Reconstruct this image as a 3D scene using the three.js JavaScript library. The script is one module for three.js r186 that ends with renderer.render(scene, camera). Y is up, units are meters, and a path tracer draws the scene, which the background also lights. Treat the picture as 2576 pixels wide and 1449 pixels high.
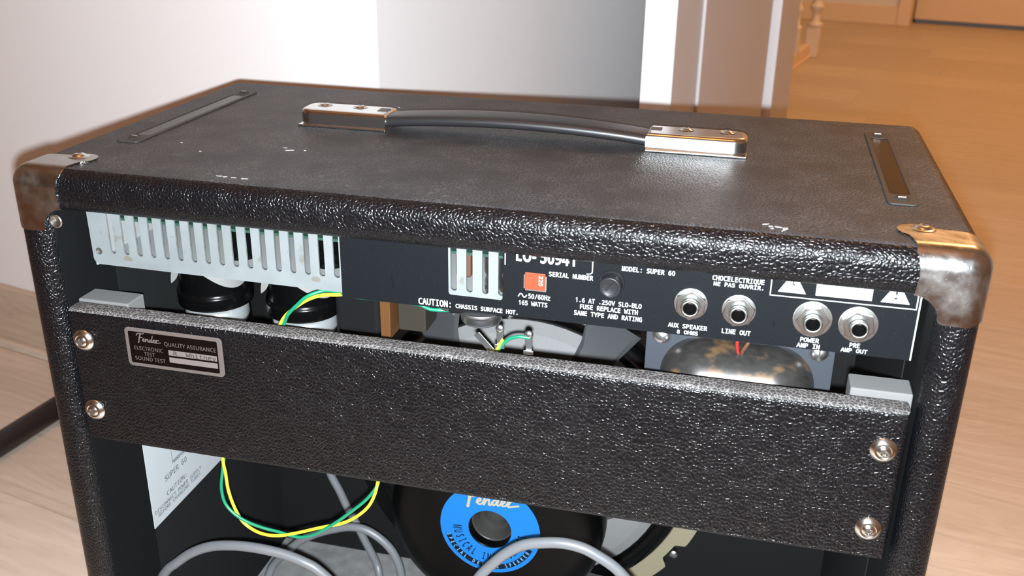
import * as THREE from 'three';
import { RoundedBoxGeometry } from 'three/addons/geometries/RoundedBoxGeometry.js';
import { mergeGeometries } from 'three/addons/utils/BufferGeometryUtils.js';

// ------------------------------------------------------------------ camera, light, exposure
const H = 0.45;                                   // height of the amplifier top above the floor
const scene = new THREE.Scene();
const camera = new THREE.PerspectiveCamera(2 * Math.atan(724.5 / 2508.74) * 180 / Math.PI, 2576 / 1449, 0.05, 30);
camera.position.set(0.14402, H + 0.15583, 0.45618);
camera.rotation.set(-0.396147, 0.235602, 0.014108, 'YXZ');
camera.focus = 0.60; camera.userData.fStop = 16;
camera.updateMatrixWorld();
const renderer = new THREE.WebGLRenderer({ antialias: true });
renderer.toneMapping = THREE.LinearToneMapping;
renderer.toneMappingExposure = 1.0;
renderer.shadowMap.enabled = true;
scene.background = new THREE.Color(0x000000);

// the phone's flash, 13 mm below its lens
const flash = new THREE.SpotLight(new THREE.Color().setRGB(0.90, 0.97, 1.04), 6.0, 0, 1.2, 0.6, 2);
flash.name = 'flash_light';
flash.position.set(0.14402 + 0.0013, H + 0.15583 - 0.0120, 0.45618 + 0.0048);
flash.target.position.copy(flash.position).add(new THREE.Vector3(-0.2154, -0.3859, -0.8971));
flash.castShadow = true; flash.shadow.radius = 0.22;
scene.add(flash.target);
scene.add(flash);

// room frame: the house stands turned 13 degrees against the amplifier
const O = new THREE.Vector3(-0.2047, 0, -0.4418), TURN = -13 * Math.PI / 180;
const roomPoint = (u, y, s) => new THREE.Vector3(u, y, -s).applyAxisAngle(new THREE.Vector3(0, 1, 0), TURN).add(O);
const LAMPS = [   // [u, y, s, colour, candela]
  [0.28, 2.25, -0.80, [1, 0.35, 0.085], 1.9],
  [0.75, 2.2, 2.3, [1, 0.50, 0.19], 4.6],
];

// ------------------------------------------------------------------ helpers
let seed = 7;
const rnd = () => { seed = (seed + 0x6d2b79f5) | 0; let t = Math.imul(seed ^ (seed >>> 15), 1 | seed); t = (t + Math.imul(t ^ (t >>> 7), 61 | t)) ^ t; return ((t ^ (t >>> 14)) >>> 0) / 4294967296; };
const lerp = (a, b, t) => a + (b - a) * t, clamp = (x, a = 0, b = 1) => Math.min(b, Math.max(a, x));
const smooth = (a, b, x) => { const t = clamp((x - a) / (b - a)); return t * t * (3 - 2 * t); };
const used = {};
const numbered = (n) => { const k = used[n] = (used[n] ?? -1) + 1; return k ? n + '_' + String(k).padStart(3, '0') : n; };
function thing(name, label, category, group) {
  const o = new THREE.Group(); o.name = numbered(name); o.userData = { label, category };
  if (group) o.userData.group = group;
  scene.add(o); return o;
}
function add(name, geo, mat, parent, label) {
  const m = new THREE.Mesh(geo, mat); m.name = name; m.castShadow = m.receiveShadow = true;
  if (label) m.userData.label = label;
  parent.add(m); return m;
}
function part(name, parent, label) { const g = new THREE.Group(); g.name = name; if (label) g.userData.label = label; parent.add(g); return g; }
const up = (g) => g.translate(0, H, 0);            // shapes are drawn with y = 0 at the amplifier's top
const V2 = (x, y) => new THREE.Vector2(x, y), V3 = (x, y, z) => new THREE.Vector3(x, y, z);
function strip(g) {                                // plain non-indexed position/normal/uv
  const q = g.index ? g.toNonIndexed() : g.clone();
  for (const k of Object.keys(q.attributes)) if (!['position', 'normal', 'uv'].includes(k)) q.deleteAttribute(k);
  if (!q.attributes.uv) q.setAttribute('uv', new THREE.BufferAttribute(new Float32Array(q.attributes.position.count * 2), 2));
  q.clearGroups(); return q;
}
function creased(g0, angle) {                      // smooth normals within the angle, weighted by area so that flats stay flat
  const g = strip(g0), p = g.attributes.position.array, nT = p.length / 9, fn = new Float32Array(nT * 3), un = new Float32Array(nT * 3), at = new Map(), key = (i) => Math.round(p[i] * 2e6) + ',' + Math.round(p[i + 1] * 2e6) + ',' + Math.round(p[i + 2] * 2e6), keys = [];
  const a = V3(), b = V3(), c = V3();
  for (let t = 0; t < nT; t++) {
    a.fromArray(p, t * 9); b.fromArray(p, t * 9 + 3).sub(a); c.fromArray(p, t * 9 + 6).sub(a); b.cross(c); b.toArray(fn, t * 3); b.normalize().toArray(un, t * 3);
    for (let k = 0; k < 3; k++) { const q = key(t * 9 + k * 3); keys.push(q); if (!at.has(q)) at.set(q, []); at.get(q).push(t); }
  }
  const n = g.attributes.normal.array, lim = Math.cos(angle);
  for (let t = 0; t < nT; t++) for (let k = 0; k < 3; k++) {
    a.set(0, 0, 0);
    for (const o of at.get(keys[t * 3 + k])) if (un[o * 3] * un[t * 3] + un[o * 3 + 1] * un[t * 3 + 1] + un[o * 3 + 2] * un[t * 3 + 2] > lim) { a.x += fn[o * 3]; a.y += fn[o * 3 + 1]; a.z += fn[o * 3 + 2]; }
    a.normalize().toArray(n, t * 9 + k * 3);
  }
  return g;
}
const merge = (list) => mergeGeometries(list.map(strip));
function mergeMats(list) { return mergeGeometries(list.map(strip), true); }   // one material slot per entry
function box(w, h, d, x, y, z, r = 0, seg = 2) {
  const g = r > 0 ? new RoundedBoxGeometry(w, h, d, seg, r) : new THREE.BoxGeometry(w, h, d);
  return boxUV(g.translate(x, y, z));
}
function boxUV(g0) {                               // uv in metres by each face's main direction
  const g = strip(g0), p = g.attributes.position, n = g.attributes.normal, uv = g.attributes.uv;
  for (let i = 0; i < p.count; i++) {
    const ax = Math.abs(n.getX(i)), ay = Math.abs(n.getY(i)), az = Math.abs(n.getZ(i));
    if (ay >= ax && ay >= az) uv.setXY(i, p.getX(i), -p.getZ(i));
    else if (az >= ax) uv.setXY(i, p.getX(i), p.getY(i));
    else uv.setXY(i, -p.getZ(i), p.getY(i));
  }
  return g;
}
function boardUV(g0, vertical) {                   // unrolls a rounded board lying along x (or along y)
  const g = strip(g0), p = g.attributes.position, n = g.attributes.normal, uv = g.attributes.uv;
  for (let i = 0; i < p.count; i++) {
    const x = p.getX(i), y = p.getY(i), z = p.getZ(i);
    if (vertical) uv.setXY(i, n.getX(i) * vertical >= -0.05 ? x - vertical * z : x + vertical * z, y);
    else uv.setXY(i, x, n.getY(i) >= -0.05 ? y - z : y + z);
  }
  return g;
}
const lathe = (pts, seg = 40) => new THREE.LatheGeometry(pts.map((p) => V2(p[0], p[1])), seg);
const latheZ = (pts, x, y, z, seg = 40) => lathe(pts, seg).rotateX(Math.PI / 2).translate(x, y, z);   // the axis points to +z
function tube(pts, r, seg = 200, rad = 12) {
  const c = new THREE.CatmullRomCurve3(pts.map((p) => V3(...p)), false, 'centripetal');
  return new THREE.TubeGeometry(c, seg, r, rad, false);
}
function extrude(shape, depth, bevel = 0, bs = 2, curve = 10) {
  return new THREE.ExtrudeGeometry(shape, bevel ? { depth: depth - 2 * bevel, bevelEnabled: true, bevelSize: bevel, bevelThickness: bevel, bevelOffset: -bevel, bevelSegments: bs, curveSegments: curve } : { depth, bevelEnabled: false, curveSegments: curve });
}
function roundRect(x0, y0, x1, y1, r, Kind = THREE.Shape) {
  const s = new Kind();
  s.moveTo(x0 + r, y0); s.lineTo(x1 - r, y0); s.absarc(x1 - r, y0 + r, r, -Math.PI / 2, 0); s.lineTo(x1, y1 - r); s.absarc(x1 - r, y1 - r, r, 0, Math.PI / 2);
  s.lineTo(x0 + r, y1); s.absarc(x0 + r, y1 - r, r, Math.PI / 2, Math.PI); s.lineTo(x0, y0 + r); s.absarc(x0 + r, y0 + r, r, Math.PI, Math.PI * 1.5);
  return s;
}

function circleHole(cx, cy, r, n = 40) { const h = new THREE.Path(); for (let i = 0; i < n; i++) { const a = -i / n * 2 * Math.PI; h[i ? 'lineTo' : 'moveTo'](cx + r * Math.cos(a), cy + r * Math.sin(a)); } h.closePath(); return h; }

// ------------------------------------------------------------------ textures
function hash2(i, j, k = 0) { let h = Math.imul(i, 374761393) ^ Math.imul(j, 668265263) ^ Math.imul(k + 11, 2246822519); h = Math.imul(h ^ (h >>> 13), 1274126177); return ((h ^ (h >>> 16)) >>> 0) / 4294967296; }
function vnoise(x, y, px, py, k) {                 // periodic value noise
  const i = Math.floor(x), j = Math.floor(y), f = x - i, g = y - j, u = f * f * (3 - 2 * f), v = g * g * (3 - 2 * g);
  const a = (m, n) => hash2(((m % px) + px) % px, ((n % py) + py) % py, k);
  return lerp(lerp(a(i, j), a(i + 1, j), u), lerp(a(i, j + 1), a(i + 1, j + 1), u), v);
}
const fbm = (x, y, px, py, k, o = 4) => { let s = 0, w = 0.5; for (let n = 0; n < o; n++) { s += w * vnoise(x, y, px, py, k + n); x *= 2; y *= 2; px *= 2; py *= 2; w *= 0.5; } return s / (1 - w * 2); };
function dataTex(w, h, fill, srgb) {
  const d = new Uint8Array(w * h * 4), c = [0, 0, 0];
  for (let y = 0; y < h; y++) for (let x = 0; x < w; x++) { fill(x, y, c); const i = (y * w + x) * 4; d[i] = clamp(c[0], 0, 255); d[i + 1] = clamp(c[1], 0, 255); d[i + 2] = clamp(c[2], 0, 255); d[i + 3] = 255; }
  const t = new THREE.DataTexture(d, w, h); t.wrapS = t.wrapT = THREE.RepeatWrapping; t.magFilter = THREE.LinearFilter; t.minFilter = THREE.LinearMipmapLinearFilter; t.generateMipmaps = true;
  if (srgb) t.colorSpace = THREE.SRGBColorSpace;
  t.needsUpdate = true; return t;
}
const tile = (t, w, h = w) => { t.repeat.set(1 / w, 1 / h); return t; };

// pebbled vinyl: one height field, used by the bump and by the dust in the creases
const TN = 1280, TM = 0.128;
const vinylH = new Float32Array(TN * TN), vinylC = new Float32Array(TN * TN);
{
  const CX = 61, CY = 52;
  const px = new Float32Array(CX * CY), py = new Float32Array(CX * CY), ph = new Float32Array(CX * CY);
  for (let j = 0; j < CY; j++) for (let i = 0; i < CX; i++) { px[j * CX + i] = i + 0.5 + (hash2(i, j, 1) - 0.5) * 0.95; py[j * CX + i] = j + 0.5 + (hash2(i, j, 2) - 0.5) * 0.95; ph[j * CX + i] = hash2(i, j, 3); }
  for (let y = 0; y < TN; y++) for (let x = 0; x < TN; x++) {
    const wx = vnoise(x / TN * 20, y / TN * 20, 20, 20, 21) - 0.5, wy = vnoise(x / TN * 20, y / TN * 20, 20, 20, 31) - 0.5;
    const qx = vnoise(x / TN * 110, y / TN * 110, 110, 110, 23) - 0.5, qy = vnoise(x / TN * 110, y / TN * 110, 110, 110, 33) - 0.5;
    const fx = x / TN * CX + wx * 1.1 + qx * 0.42, fy = y / TN * CY + wy * 1.1 + qy * 0.42, ci = Math.floor(fx), cj = Math.floor(fy);
    let a = 9, b = 9, id = 0;
    for (let dj = -1; dj <= 1; dj++) for (let di = -1; di <= 1; di++) {
      const ii = ((ci + di) % CX + CX) % CX, jj = ((cj + dj) % CY + CY) % CY, k = jj * CX + ii;
      const ex = px[k] + (ci + di - ii) - fx, ey = py[k] + (cj + dj - jj) - fy, d = Math.sqrt(ex * ex + ey * ey);
      if (d < a) { b = a; a = d; id = k; } else if (d < b) b = d;
    }
    const e = b - a, dome = 1 - clamp(e / 0.8), groove = 1 - dome * dome;
    vinylC[y * TN + x] = 1 - smooth(0.02, 0.34, e);
    vinylH[y * TN + x] = clamp(groove * (0.70 + 0.25 * ph[id]) + 0.10 * (fbm(x / TN * 90, y / TN * 90, 90, 90, 41, 2) - 0.5));
  }
}
const vinylBump = tile(dataTex(TN, TN, (x, y, c) => { c[0] = c[1] = c[2] = vinylH[y * TN + x] * 255; }), TM);
const vinylRough = tile(dataTex(640, 640, (x, y, c) => { const h = vinylH[y * 2 * TN + x * 2], n = fbm(x / 640 * 6, y / 640 * 6, 6, 6, 51, 3); c[0] = c[1] = c[2] = 255 * clamp(0.33 - 0.08 * h + 0.12 * (n - 0.5)); }), TM);
const dustMap = tile(dataTex(TN, TN, (x, y, c) => {
  const n = fbm(x / TN * 5, y / TN * 5, 5, 5, 61, 3), f = hash2(x, y, 71), m = vinylC[y * TN + x] * smooth(0.3, 0.75, n + 0.12), s = f > 0.9994 ? 70 : 0;
  const v = 41 + 28 * m + 9 * (n - 0.5) + s; c[0] = v - 1.5; c[1] = v; c[2] = v + 2;
}, true), TM);
const edgeDustMap = tile(dataTex(TN, TN, (x, y, c) => {
  const n = fbm(x / TN * 5, y / TN * 5, 5, 5, 81, 3), m = vinylC[y * TN + x] * (0.5 + 0.5 * smooth(0.25, 0.6, n));
  const v = 60 + 56 * m + 10 * (n - 0.5); c[0] = v; c[1] = v - 1; c[2] = v - 2;
}, true), TM);
const fineNoise = tile(dataTex(256, 256, (x, y, c) => { c[0] = c[1] = c[2] = 255 * (0.5 * hash2(x, y, 5) + 0.5 * fbm(x / 256 * 32, y / 256 * 32, 32, 32, 6, 2)); }), 0.03);
const pitNoise = tile(dataTex(512, 512, (x, y, c) => { const n = fbm(x / 512 * 24, y / 512 * 24, 24, 24, 91, 3), p = smooth(0.72, 0.82, n); c[0] = c[1] = c[2] = 255 * (0.8 - 0.75 * p + 0.1 * (n - 0.5)); }), 0.03);
const smear = tile(dataTex(256, 256, (x, y, c) => { const n = fbm(x / 256 * 6, y / 256 * 6, 6, 6, 95, 4); c[0] = c[1] = c[2] = 255 * (0.14 + 0.28 * n); }), 0.04);
const galvMap = tile(dataTex(512, 512, (x, y, c) => {
  const n = fbm(x / 512 * 9, y / 512 * 9, 9, 9, 101, 4), r = 0.45 * smooth(0.72, 0.84, fbm(x / 512 * 14, y / 512 * 14, 14, 14, 111, 3));
  const v = 205 + 26 * (n - 0.5); c[0] = v - 8 - 40 * r; c[1] = v + 1 - 62 * r; c[2] = v + 2 - 96 * r;
}, true), 0.12);
const rustMap = tile(dataTex(512, 512, (x, y, c) => {
  const n = fbm(x / 512 * 7, y / 512 * 7, 7, 7, 121, 5), m = smooth(0.5, 0.66, n), k = fbm(x / 512 * 30, y / 512 * 30, 30, 30, 131, 3);
  c[0] = lerp(56 + 20 * k, 112 + 34 * k, m); c[1] = lerp(54 + 20 * k, 88 + 26 * k, m); c[2] = lerp(52 + 20 * k, 66 + 14 * k, m);
}, true), 0.11);
const feltMap = tile(dataTex(512, 512, (x, y, c) => { const n = fbm(x / 512 * 12, y / 512 * 12, 12, 12, 141, 5), v = 108 + 36 * (n - 0.5); c[0] = v; c[1] = v; c[2] = v - 2; }, true), 0.12);
const wallBump = tile(dataTex(256, 256, (x, y, c) => { c[0] = c[1] = c[2] = 255 * fbm(x / 256 * 40, y / 256 * 40, 40, 40, 151, 3); }), 0.25);
const plankTex = (k, hue) => dataTex(1536, 192, (x, y, c) => {
  const u = x / 1536, v = y / 192;
  const bend = 1.6 * (fbm(u * 4, v * 2, 4, 2, k, 3) - 0.5);
  const g = fbm(u * 10, (v * 34 + bend * 6), 10, 34, k + 5, 4), rings = 0.5 + 0.5 * Math.sin((v * 13 + bend * 9 + 2.2 * fbm(u * 3, v * 3, 3, 3, k + 9, 2)) * 6.283);
  const pore = smooth(0.63, 0.8, fbm(u * 60, v * 70, 60, 70, k + 13, 2));
  const t = 0.40 * (g - 0.5) + 0.07 * (rings - 0.5) - 0.10 * pore + hue;
  c[0] = 188 + 58 * t; c[1] = 175 + 62 * t; c[2] = 159 + 64 * t;
}, true);
const plankTexs = [plankTex(201, 0), plankTex(231, 0.09), plankTex(261, -0.10)];

// ------------------------------------------------------------------ materials
const lin = (r, g, b) => new THREE.Color().setRGB(r, g, b);
const std = (o) => new THREE.MeshStandardMaterial(o);
const dull = (k, o) => new THREE.MeshPhysicalMaterial({ specularIntensity: k, ...o });   // weaker mirror part: dusty or matt black things
const M = {
  vinyl: dull(0.8, { color: lin(0.0021, 0.0023, 0.0030), roughness: 1, roughnessMap: vinylRough, bumpMap: vinylBump, bumpScale: 0.00030 }),
  vinylTop: dull(0.6, { map: dustMap, roughness: 0.52, bumpMap: vinylBump, bumpScale: 0.00022 }),
  vinylEdge: dull(0.6, { map: edgeDustMap, roughness: 0.6, bumpMap: vinylBump, bumpScale: 0.0004 }),
  paint: dull(0.25, { color: lin(0.0028, 0.0031, 0.0034), roughness: 0.85, bumpMap: fineNoise, bumpScale: 0.0001 }),
  baffle: dull(0.35, { color: lin(0.0045, 0.0047, 0.005), roughness: 0.7, bumpMap: fineNoise, bumpScale: 0.00008 }),
  chrome: std({ color: lin(0.48, 0.49, 0.475), metalness: 1, roughness: 1, roughnessMap: smear, bumpMap: pitNoise, bumpScale: 0.00003 }),
  handleMetal: std({ color: lin(0.66, 0.67, 0.66), metalness: 1, roughness: 0.16 }),
  nickel: std({ color: lin(0.66, 0.68, 0.65), metalness: 1, roughness: 0.2 }),
  jackMetal: std({ color: lin(0.50, 0.52, 0.50), metalness: 1, roughness: 0.27, bumpMap: fineNoise, bumpScale: 0.00002 }),
  steel: std({ color: lin(0.78, 0.78, 0.78), metalness: 1, roughness: 0.32 }),
  galv: std({ color: lin(0.325, 0.328, 0.325), map: galvMap, metalness: 0.25, roughness: 0.5 }),
  pan: std({ color: lin(0.27, 0.275, 0.265), metalness: 0.1, roughness: 0.6 }),
  lining: dull(0.3, { color: lin(0.0075, 0.008, 0.0082), roughness: 0.8, bumpMap: fineNoise, bumpScale: 0.0001 }),
  galvEdge: std({ color: lin(0.06, 0.054, 0.045), metalness: 0.2, roughness: 0.5 }),
  rubber: std({ color: lin(0.012, 0.012, 0.013), roughness: 0.36 }),
  strap: std({ color: lin(0.012, 0.012, 0.013), roughness: 0.34, bumpMap: fineNoise, bumpScale: 0.00002 }),
  plastic: dull(0.5, { color: lin(0.026, 0.025, 0.024), roughness: 0.5, bumpMap: fineNoise, bumpScale: 0.00004 }),
  fuse: dull(0.5, { color: lin(0.014, 0.014, 0.015), roughness: 0.38 }),
  gloss: dull(0.4, { color: lin(0.0015, 0.0015, 0.0015), roughness: 0.22 }),
  cover: dull(0.22, { color: lin(0.0012, 0.0012, 0.0012), roughness: 0.3 }),
  hole: dull(0.1, { color: lin(0.004, 0.004, 0.004), roughness: 0.8 }),
  orange: std({ color: lin(0.27, 0.042, 0.018), roughness: 0.35 }),
  pcb: std({ color: lin(0.02, 0.05, 0.034), roughness: 0.4 }),
  felt: std({ map: feltMap, roughness: 0.95 }),
  rawWood: std({ color: lin(0.115, 0.115, 0.112), roughness: 0.9 }),
  cone: std({ color: lin(0.22, 0.22, 0.215), roughness: 0.85, bumpMap: fineNoise, bumpScale: 0.0002 }),
  basket: std({ color: lin(0.045, 0.046, 0.048), roughness: 0.36 }),
  gasket: std({ color: lin(0.19, 0.165, 0.105), roughness: 0.75 }),
  rust: std({ map: rustMap, color: lin(0.5, 0.5, 0.5), metalness: 0.25, roughness: 0.34 }),
  flange: std({ color: lin(0.055, 0.062, 0.074), metalness: 0.5, roughness: 0.4 }),
  amber: std({ color: lin(0.075, 0.03, 0.007), roughness: 0.45 }),
  lamination: dull(0.4, { color: lin(0.022, 0.019, 0.014), roughness: 0.5, bumpMap: fineNoise, bumpScale: 0.0001 }),
  darkCoil: dull(0.18, { color: lin(0.006, 0.006, 0.0065), roughness: 0.5 }),
  glass: new THREE.MeshPhysicalMaterial({ color: lin(0.86, 0.88, 0.88), roughness: 0.03, transmission: 1, thickness: 0, ior: 1.5 }),
  getter: std({ color: lin(0.42, 0.43, 0.43), metalness: 0.45, roughness: 0.28 }),
  clip: std({ color: lin(0.19, 0.19, 0.18), metalness: 0.2, roughness: 0.4 }),
  yellow: std({ color: lin(0.56, 0.49, 0.028), roughness: 0.35 }),
  green: std({ color: lin(0.006, 0.17, 0.085), roughness: 0.32 }),
  red: std({ color: lin(0.25, 0.02, 0.015), roughness: 0.35 }),
  brown: std({ color: lin(0.08, 0.035, 0.018), roughness: 0.4 }),
  cord: std({ color: lin(0.115, 0.12, 0.126), roughness: 0.42 }),
  white: std({ color: lin(0.70, 0.69, 0.68), roughness: 0.85, bumpMap: wallBump, bumpScale: 0.00008 }),
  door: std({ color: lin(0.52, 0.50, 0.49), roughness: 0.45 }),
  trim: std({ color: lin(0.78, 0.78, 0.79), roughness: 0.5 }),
  hallWood: std({ color: lin(0.74, 0.58, 0.41), roughness: 0.5, bumpMap: fineNoise, bumpScale: 0.00005 }),
  railWood: std({ color: lin(0.72, 0.62, 0.50), roughness: 0.4 }),
  ceiling: std({ color: lin(0.82, 0.81, 0.79), roughness: 0.95 }),
  tubeLeg: std({ color: lin(0.010, 0.008, 0.008), roughness: 0.42 }),
  scuff: std({ color: lin(0.30, 0.30, 0.295), roughness: 0.8 }),
};

// ------------------------------------------------------------------ canvas prints
const mk = (w, h) => { const c = document.createElement('canvas'); c.width = w; c.height = h; return [c, c.getContext('2d')]; };
function canvasMat(c, o) { const t = new THREE.CanvasTexture(c); t.colorSpace = THREE.SRGBColorSpace; t.anisotropy = 8; return dull(0.2, { map: t, ...o }); }
function fitText(x, str, x0, x1, base, cap, font) {     // text between x0 and x1 with the given capital height
  x.save(); x.font = (/^bold /.test(font) ? 'bold 100px ' + font.slice(5) : '100px ' + font); x.textBaseline = 'alphabetic'; x.textAlign = 'left';
  const w = x.measureText(str).width; x.translate(x0, base); x.scale((x1 - x0) / w, cap / 71); x.fillText(str, 0, 0); x.restore();
}
function scriptLogo(x, X, Y, S) {                       // the maker's script: a tall slanted first letter, then small joined ones
  x.save(); x.translate(X, Y); x.scale(S, S); x.lineCap = x.lineJoin = 'round';
  x.lineWidth = 0.16; x.beginPath(); x.moveTo(0.62, -0.98); x.bezierCurveTo(0.44, -0.9, 0.36, -0.4, 0.2, 0.18); x.stroke();
  x.lineWidth = 0.12; x.beginPath(); x.moveTo(0.02, -0.72); x.bezierCurveTo(0.0, -0.95, 0.3, -1.02, 0.62, -0.98); x.bezierCurveTo(0.8, -0.96, 0.9, -1.0, 1.0, -1.06); x.stroke();
  x.beginPath(); x.moveTo(0.3, -0.46); x.lineTo(0.72, -0.52); x.stroke();
  x.lineWidth = 0.11; x.beginPath();
  x.moveTo(0.72, -0.12); x.bezierCurveTo(1.05, -0.22, 1.0, -0.46, 0.86, -0.36); x.bezierCurveTo(0.66, -0.2, 0.72, 0.06, 0.98, -0.04);
  x.bezierCurveTo(1.1, -0.1, 1.16, -0.4, 1.2, -0.38); x.lineTo(1.12, 0.0); x.bezierCurveTo(1.24, -0.34, 1.46, -0.46, 1.44, -0.3); x.bezierCurveTo(1.36, -0.02, 1.4, 0.06, 1.54, -0.06);
  x.bezierCurveTo(1.62, -0.34, 1.86, -0.4, 1.86, -0.26); x.bezierCurveTo(1.76, 0.04, 1.52, 0.06, 1.62, -0.18); x.moveTo(2.1, -0.86); x.lineTo(1.86, -0.06); x.bezierCurveTo(1.92, 0.04, 2.02, -0.06, 2.08, -0.12);
  x.bezierCurveTo(2.4, -0.24, 2.34, -0.46, 2.2, -0.36); x.bezierCurveTo(2.02, -0.2, 2.06, 0.06, 2.32, -0.04); x.bezierCurveTo(2.46, -0.12, 2.5, -0.4, 2.54, -0.38); x.lineTo(2.46, 0.0);
  x.bezierCurveTo(2.56, -0.32, 2.7, -0.44, 2.84, -0.36); x.stroke(); x.beginPath(); x.moveTo(2.5, 0.02); x.lineTo(3.05, -0.1); x.stroke();
  x.restore();
}
const TRIANGLE_EDGE = 0.0068;
// black face plate with white print; FX, FY turn metres into canvas pixels
const FP = { x0: -0.0706, x1: 0.2342, y0: -0.0685, y1: -0.0245 };
const facePrint = (() => {
  const W = 2048, k = W / (FP.x1 - FP.x0), Hh = Math.round((FP.y1 - FP.y0) * k), [c, x] = mk(W, Hh), X = (v) => (v - FP.x0) * k, Y = (v) => (FP.y1 - v) * k;
  x.fillStyle = '#0d0f12'; x.fillRect(0, 0, W, Hh);
  for (let i = 0; i < 5200; i++) { const b = rnd(); x.fillStyle = b > 0.9 ? 'rgba(84,84,80,0.3)' : b > 0.45 ? 'rgba(24,27,32,0.35)' : 'rgba(12,13,16,0.35)'; x.fillRect(rnd() * W, rnd() * Hh, 1 + rnd() * 2, 1 + rnd() * 2); }
  x.fillStyle = 'rgba(8,9,11,0.8)'; x.save(); x.translate(X(-0.0085 - 0.0315), Y(-0.056)); x.rotate(-0.14); x.fillRect(-4, -26, 8, 50); x.restore();
  x.fillRect(X(0.1655), Y(-0.0545), 7, 22);
  x.fillStyle = '#f4f5f4'; x.strokeStyle = '#f4f5f4';
  const mono = 'bold monospace';
  const T = [['CAUTION:', -0.0254, -0.0674, -0.0056, 3.6], ['CHASSIS SURFACE HOT.', -0.0038, -0.0672, 0.0321, 2.35], ['SERIAL NUMBER', 0.0481, -0.0427, 0.0720, 2.4], ['50/60Hz', 0.0371, -0.0568, 0.0495, 2.7], ['165 WATTS', 0.0318, -0.0609, 0.0480, 2.4],
    ['1.6 AT .250V SLO-BLO', 0.0629, -0.0558, 0.0984, 2.4], ['FUSE REPLACE WITH', 0.0654, -0.0594, 0.0967, 2.4], ['SAME TYPE AND RATING', 0.0624, -0.0634, 0.0991, 2.4], ['MODEL: SUPER 60', 0.0867, -0.0353, 0.1144, 2.4], ['AUX SPEAKER', 0.1128, -0.0643, 0.1331, 2.35], ['8 OHMS', 0.1175, -0.0675, 0.1287, 2.2],
    ['CHOCELECTRIQUE', 0.1331, -0.0353, 0.1592, 2.4], ['NE PAS OUVRIR.', 0.1340, -0.0384, 0.1595, 2.2], ['LINE OUT', 0.1403, -0.0644, 0.1552, 2.4], ['POWER', 0.1798, -0.0643, 0.1893, 2.3], ['AMP IN', 0.1786, -0.0675, 0.1901, 2.3], ['PRE', 0.2040, -0.0644, 0.2093, 2.3], ['AMP OUT', 0.2003, -0.0672, 0.2132, 2.2]];
  for (const [t, a, b, e, cap] of T) fitText(x, t, X(a), X(e), Y(b), cap / 1000 * k, mono);
  fitText(x, 'LO- 50941', X(0.0296), X(0.0630), Y(-0.0358), 0.0074 * k, 'bold sans-serif');
  x.lineWidth = 3.4; x.lineCap = 'round';
  x.beginPath(); x.moveTo(X(0.0242), Y(-0.026)); x.lineTo(X(0.0242), Y(-0.0385)); x.stroke();
  x.beginPath(); x.moveTo(X(0.0714), Y(-0.026)); x.lineTo(X(0.0714), Y(-0.0378)); x.quadraticCurveTo(X(0.0714), Y(-0.0392), X(0.0685), Y(-0.0393)); x.stroke();
  x.lineWidth = 4; x.beginPath(); x.moveTo(X(0.0318), Y(-0.0561)); x.bezierCurveTo(X(0.0328), Y(-0.0535), X(0.0338), Y(-0.0545), X(0.0342), Y(-0.0556)); x.bezierCurveTo(X(0.0348), Y(-0.0566), X(0.0356), Y(-0.0566), X(0.0363), Y(-0.0551)); x.stroke();
  x.lineWidth = 3.4; x.beginPath(); x.moveTo(X(0.1625), Y(-0.025)); x.lineTo(X(0.1625), Y(-0.0404)); x.lineTo(X(0.2324), Y(-0.0404)); x.lineTo(X(0.2324), Y(-0.025)); x.stroke();
  for (const [cx, bolt] of [[0.1729, 1], [0.2222, 0]]) {
    x.beginPath(); x.moveTo(X(cx - TRIANGLE_EDGE), Y(-0.0381)); x.lineTo(X(cx + TRIANGLE_EDGE), Y(-0.0381)); x.lineTo(X(cx), Y(-0.0265)); x.closePath(); x.fill();
    x.save(); x.fillStyle = x.strokeStyle = '#0d0f12';
    if (bolt) { x.beginPath(); x.moveTo(X(cx + 0.0005), Y(-0.0295)); x.lineTo(X(cx - 0.0004), Y(-0.0338)); x.lineTo(X(cx + 0.0006), Y(-0.0336)); x.lineTo(X(cx - 0.0002), Y(-0.0372)); x.lineTo(X(cx + 0.0012), Y(-0.0330)); x.lineTo(X(cx + 0.0002), Y(-0.0332)); x.lineTo(X(cx + 0.0012), Y(-0.0295)); x.closePath(); x.fill(); }
    else { x.fillRect(X(cx - 0.0004), Y(-0.030), 0.0009 * k, 0.0036 * k); x.beginPath(); x.arc(X(cx), Y(-0.0356), 0.0006 * k, 0, 7); x.fill(); }
    x.restore();
  }
  x.fillRect(X(0.1844), Y(-0.0265), 0.0268 * k, 0.0117 * k);
  x.fillStyle = '#b9bab8'; x.fillRect(W - 5, 0, 5, Hh);
  return canvasMat(c, { roughness: 0.55, bumpMap: fineNoise, bumpScale: 0.00003 });
})();
const QA = { x0: -0.1961, x1: -0.1340, y0: -0.1150, y1: -0.0902 };
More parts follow.
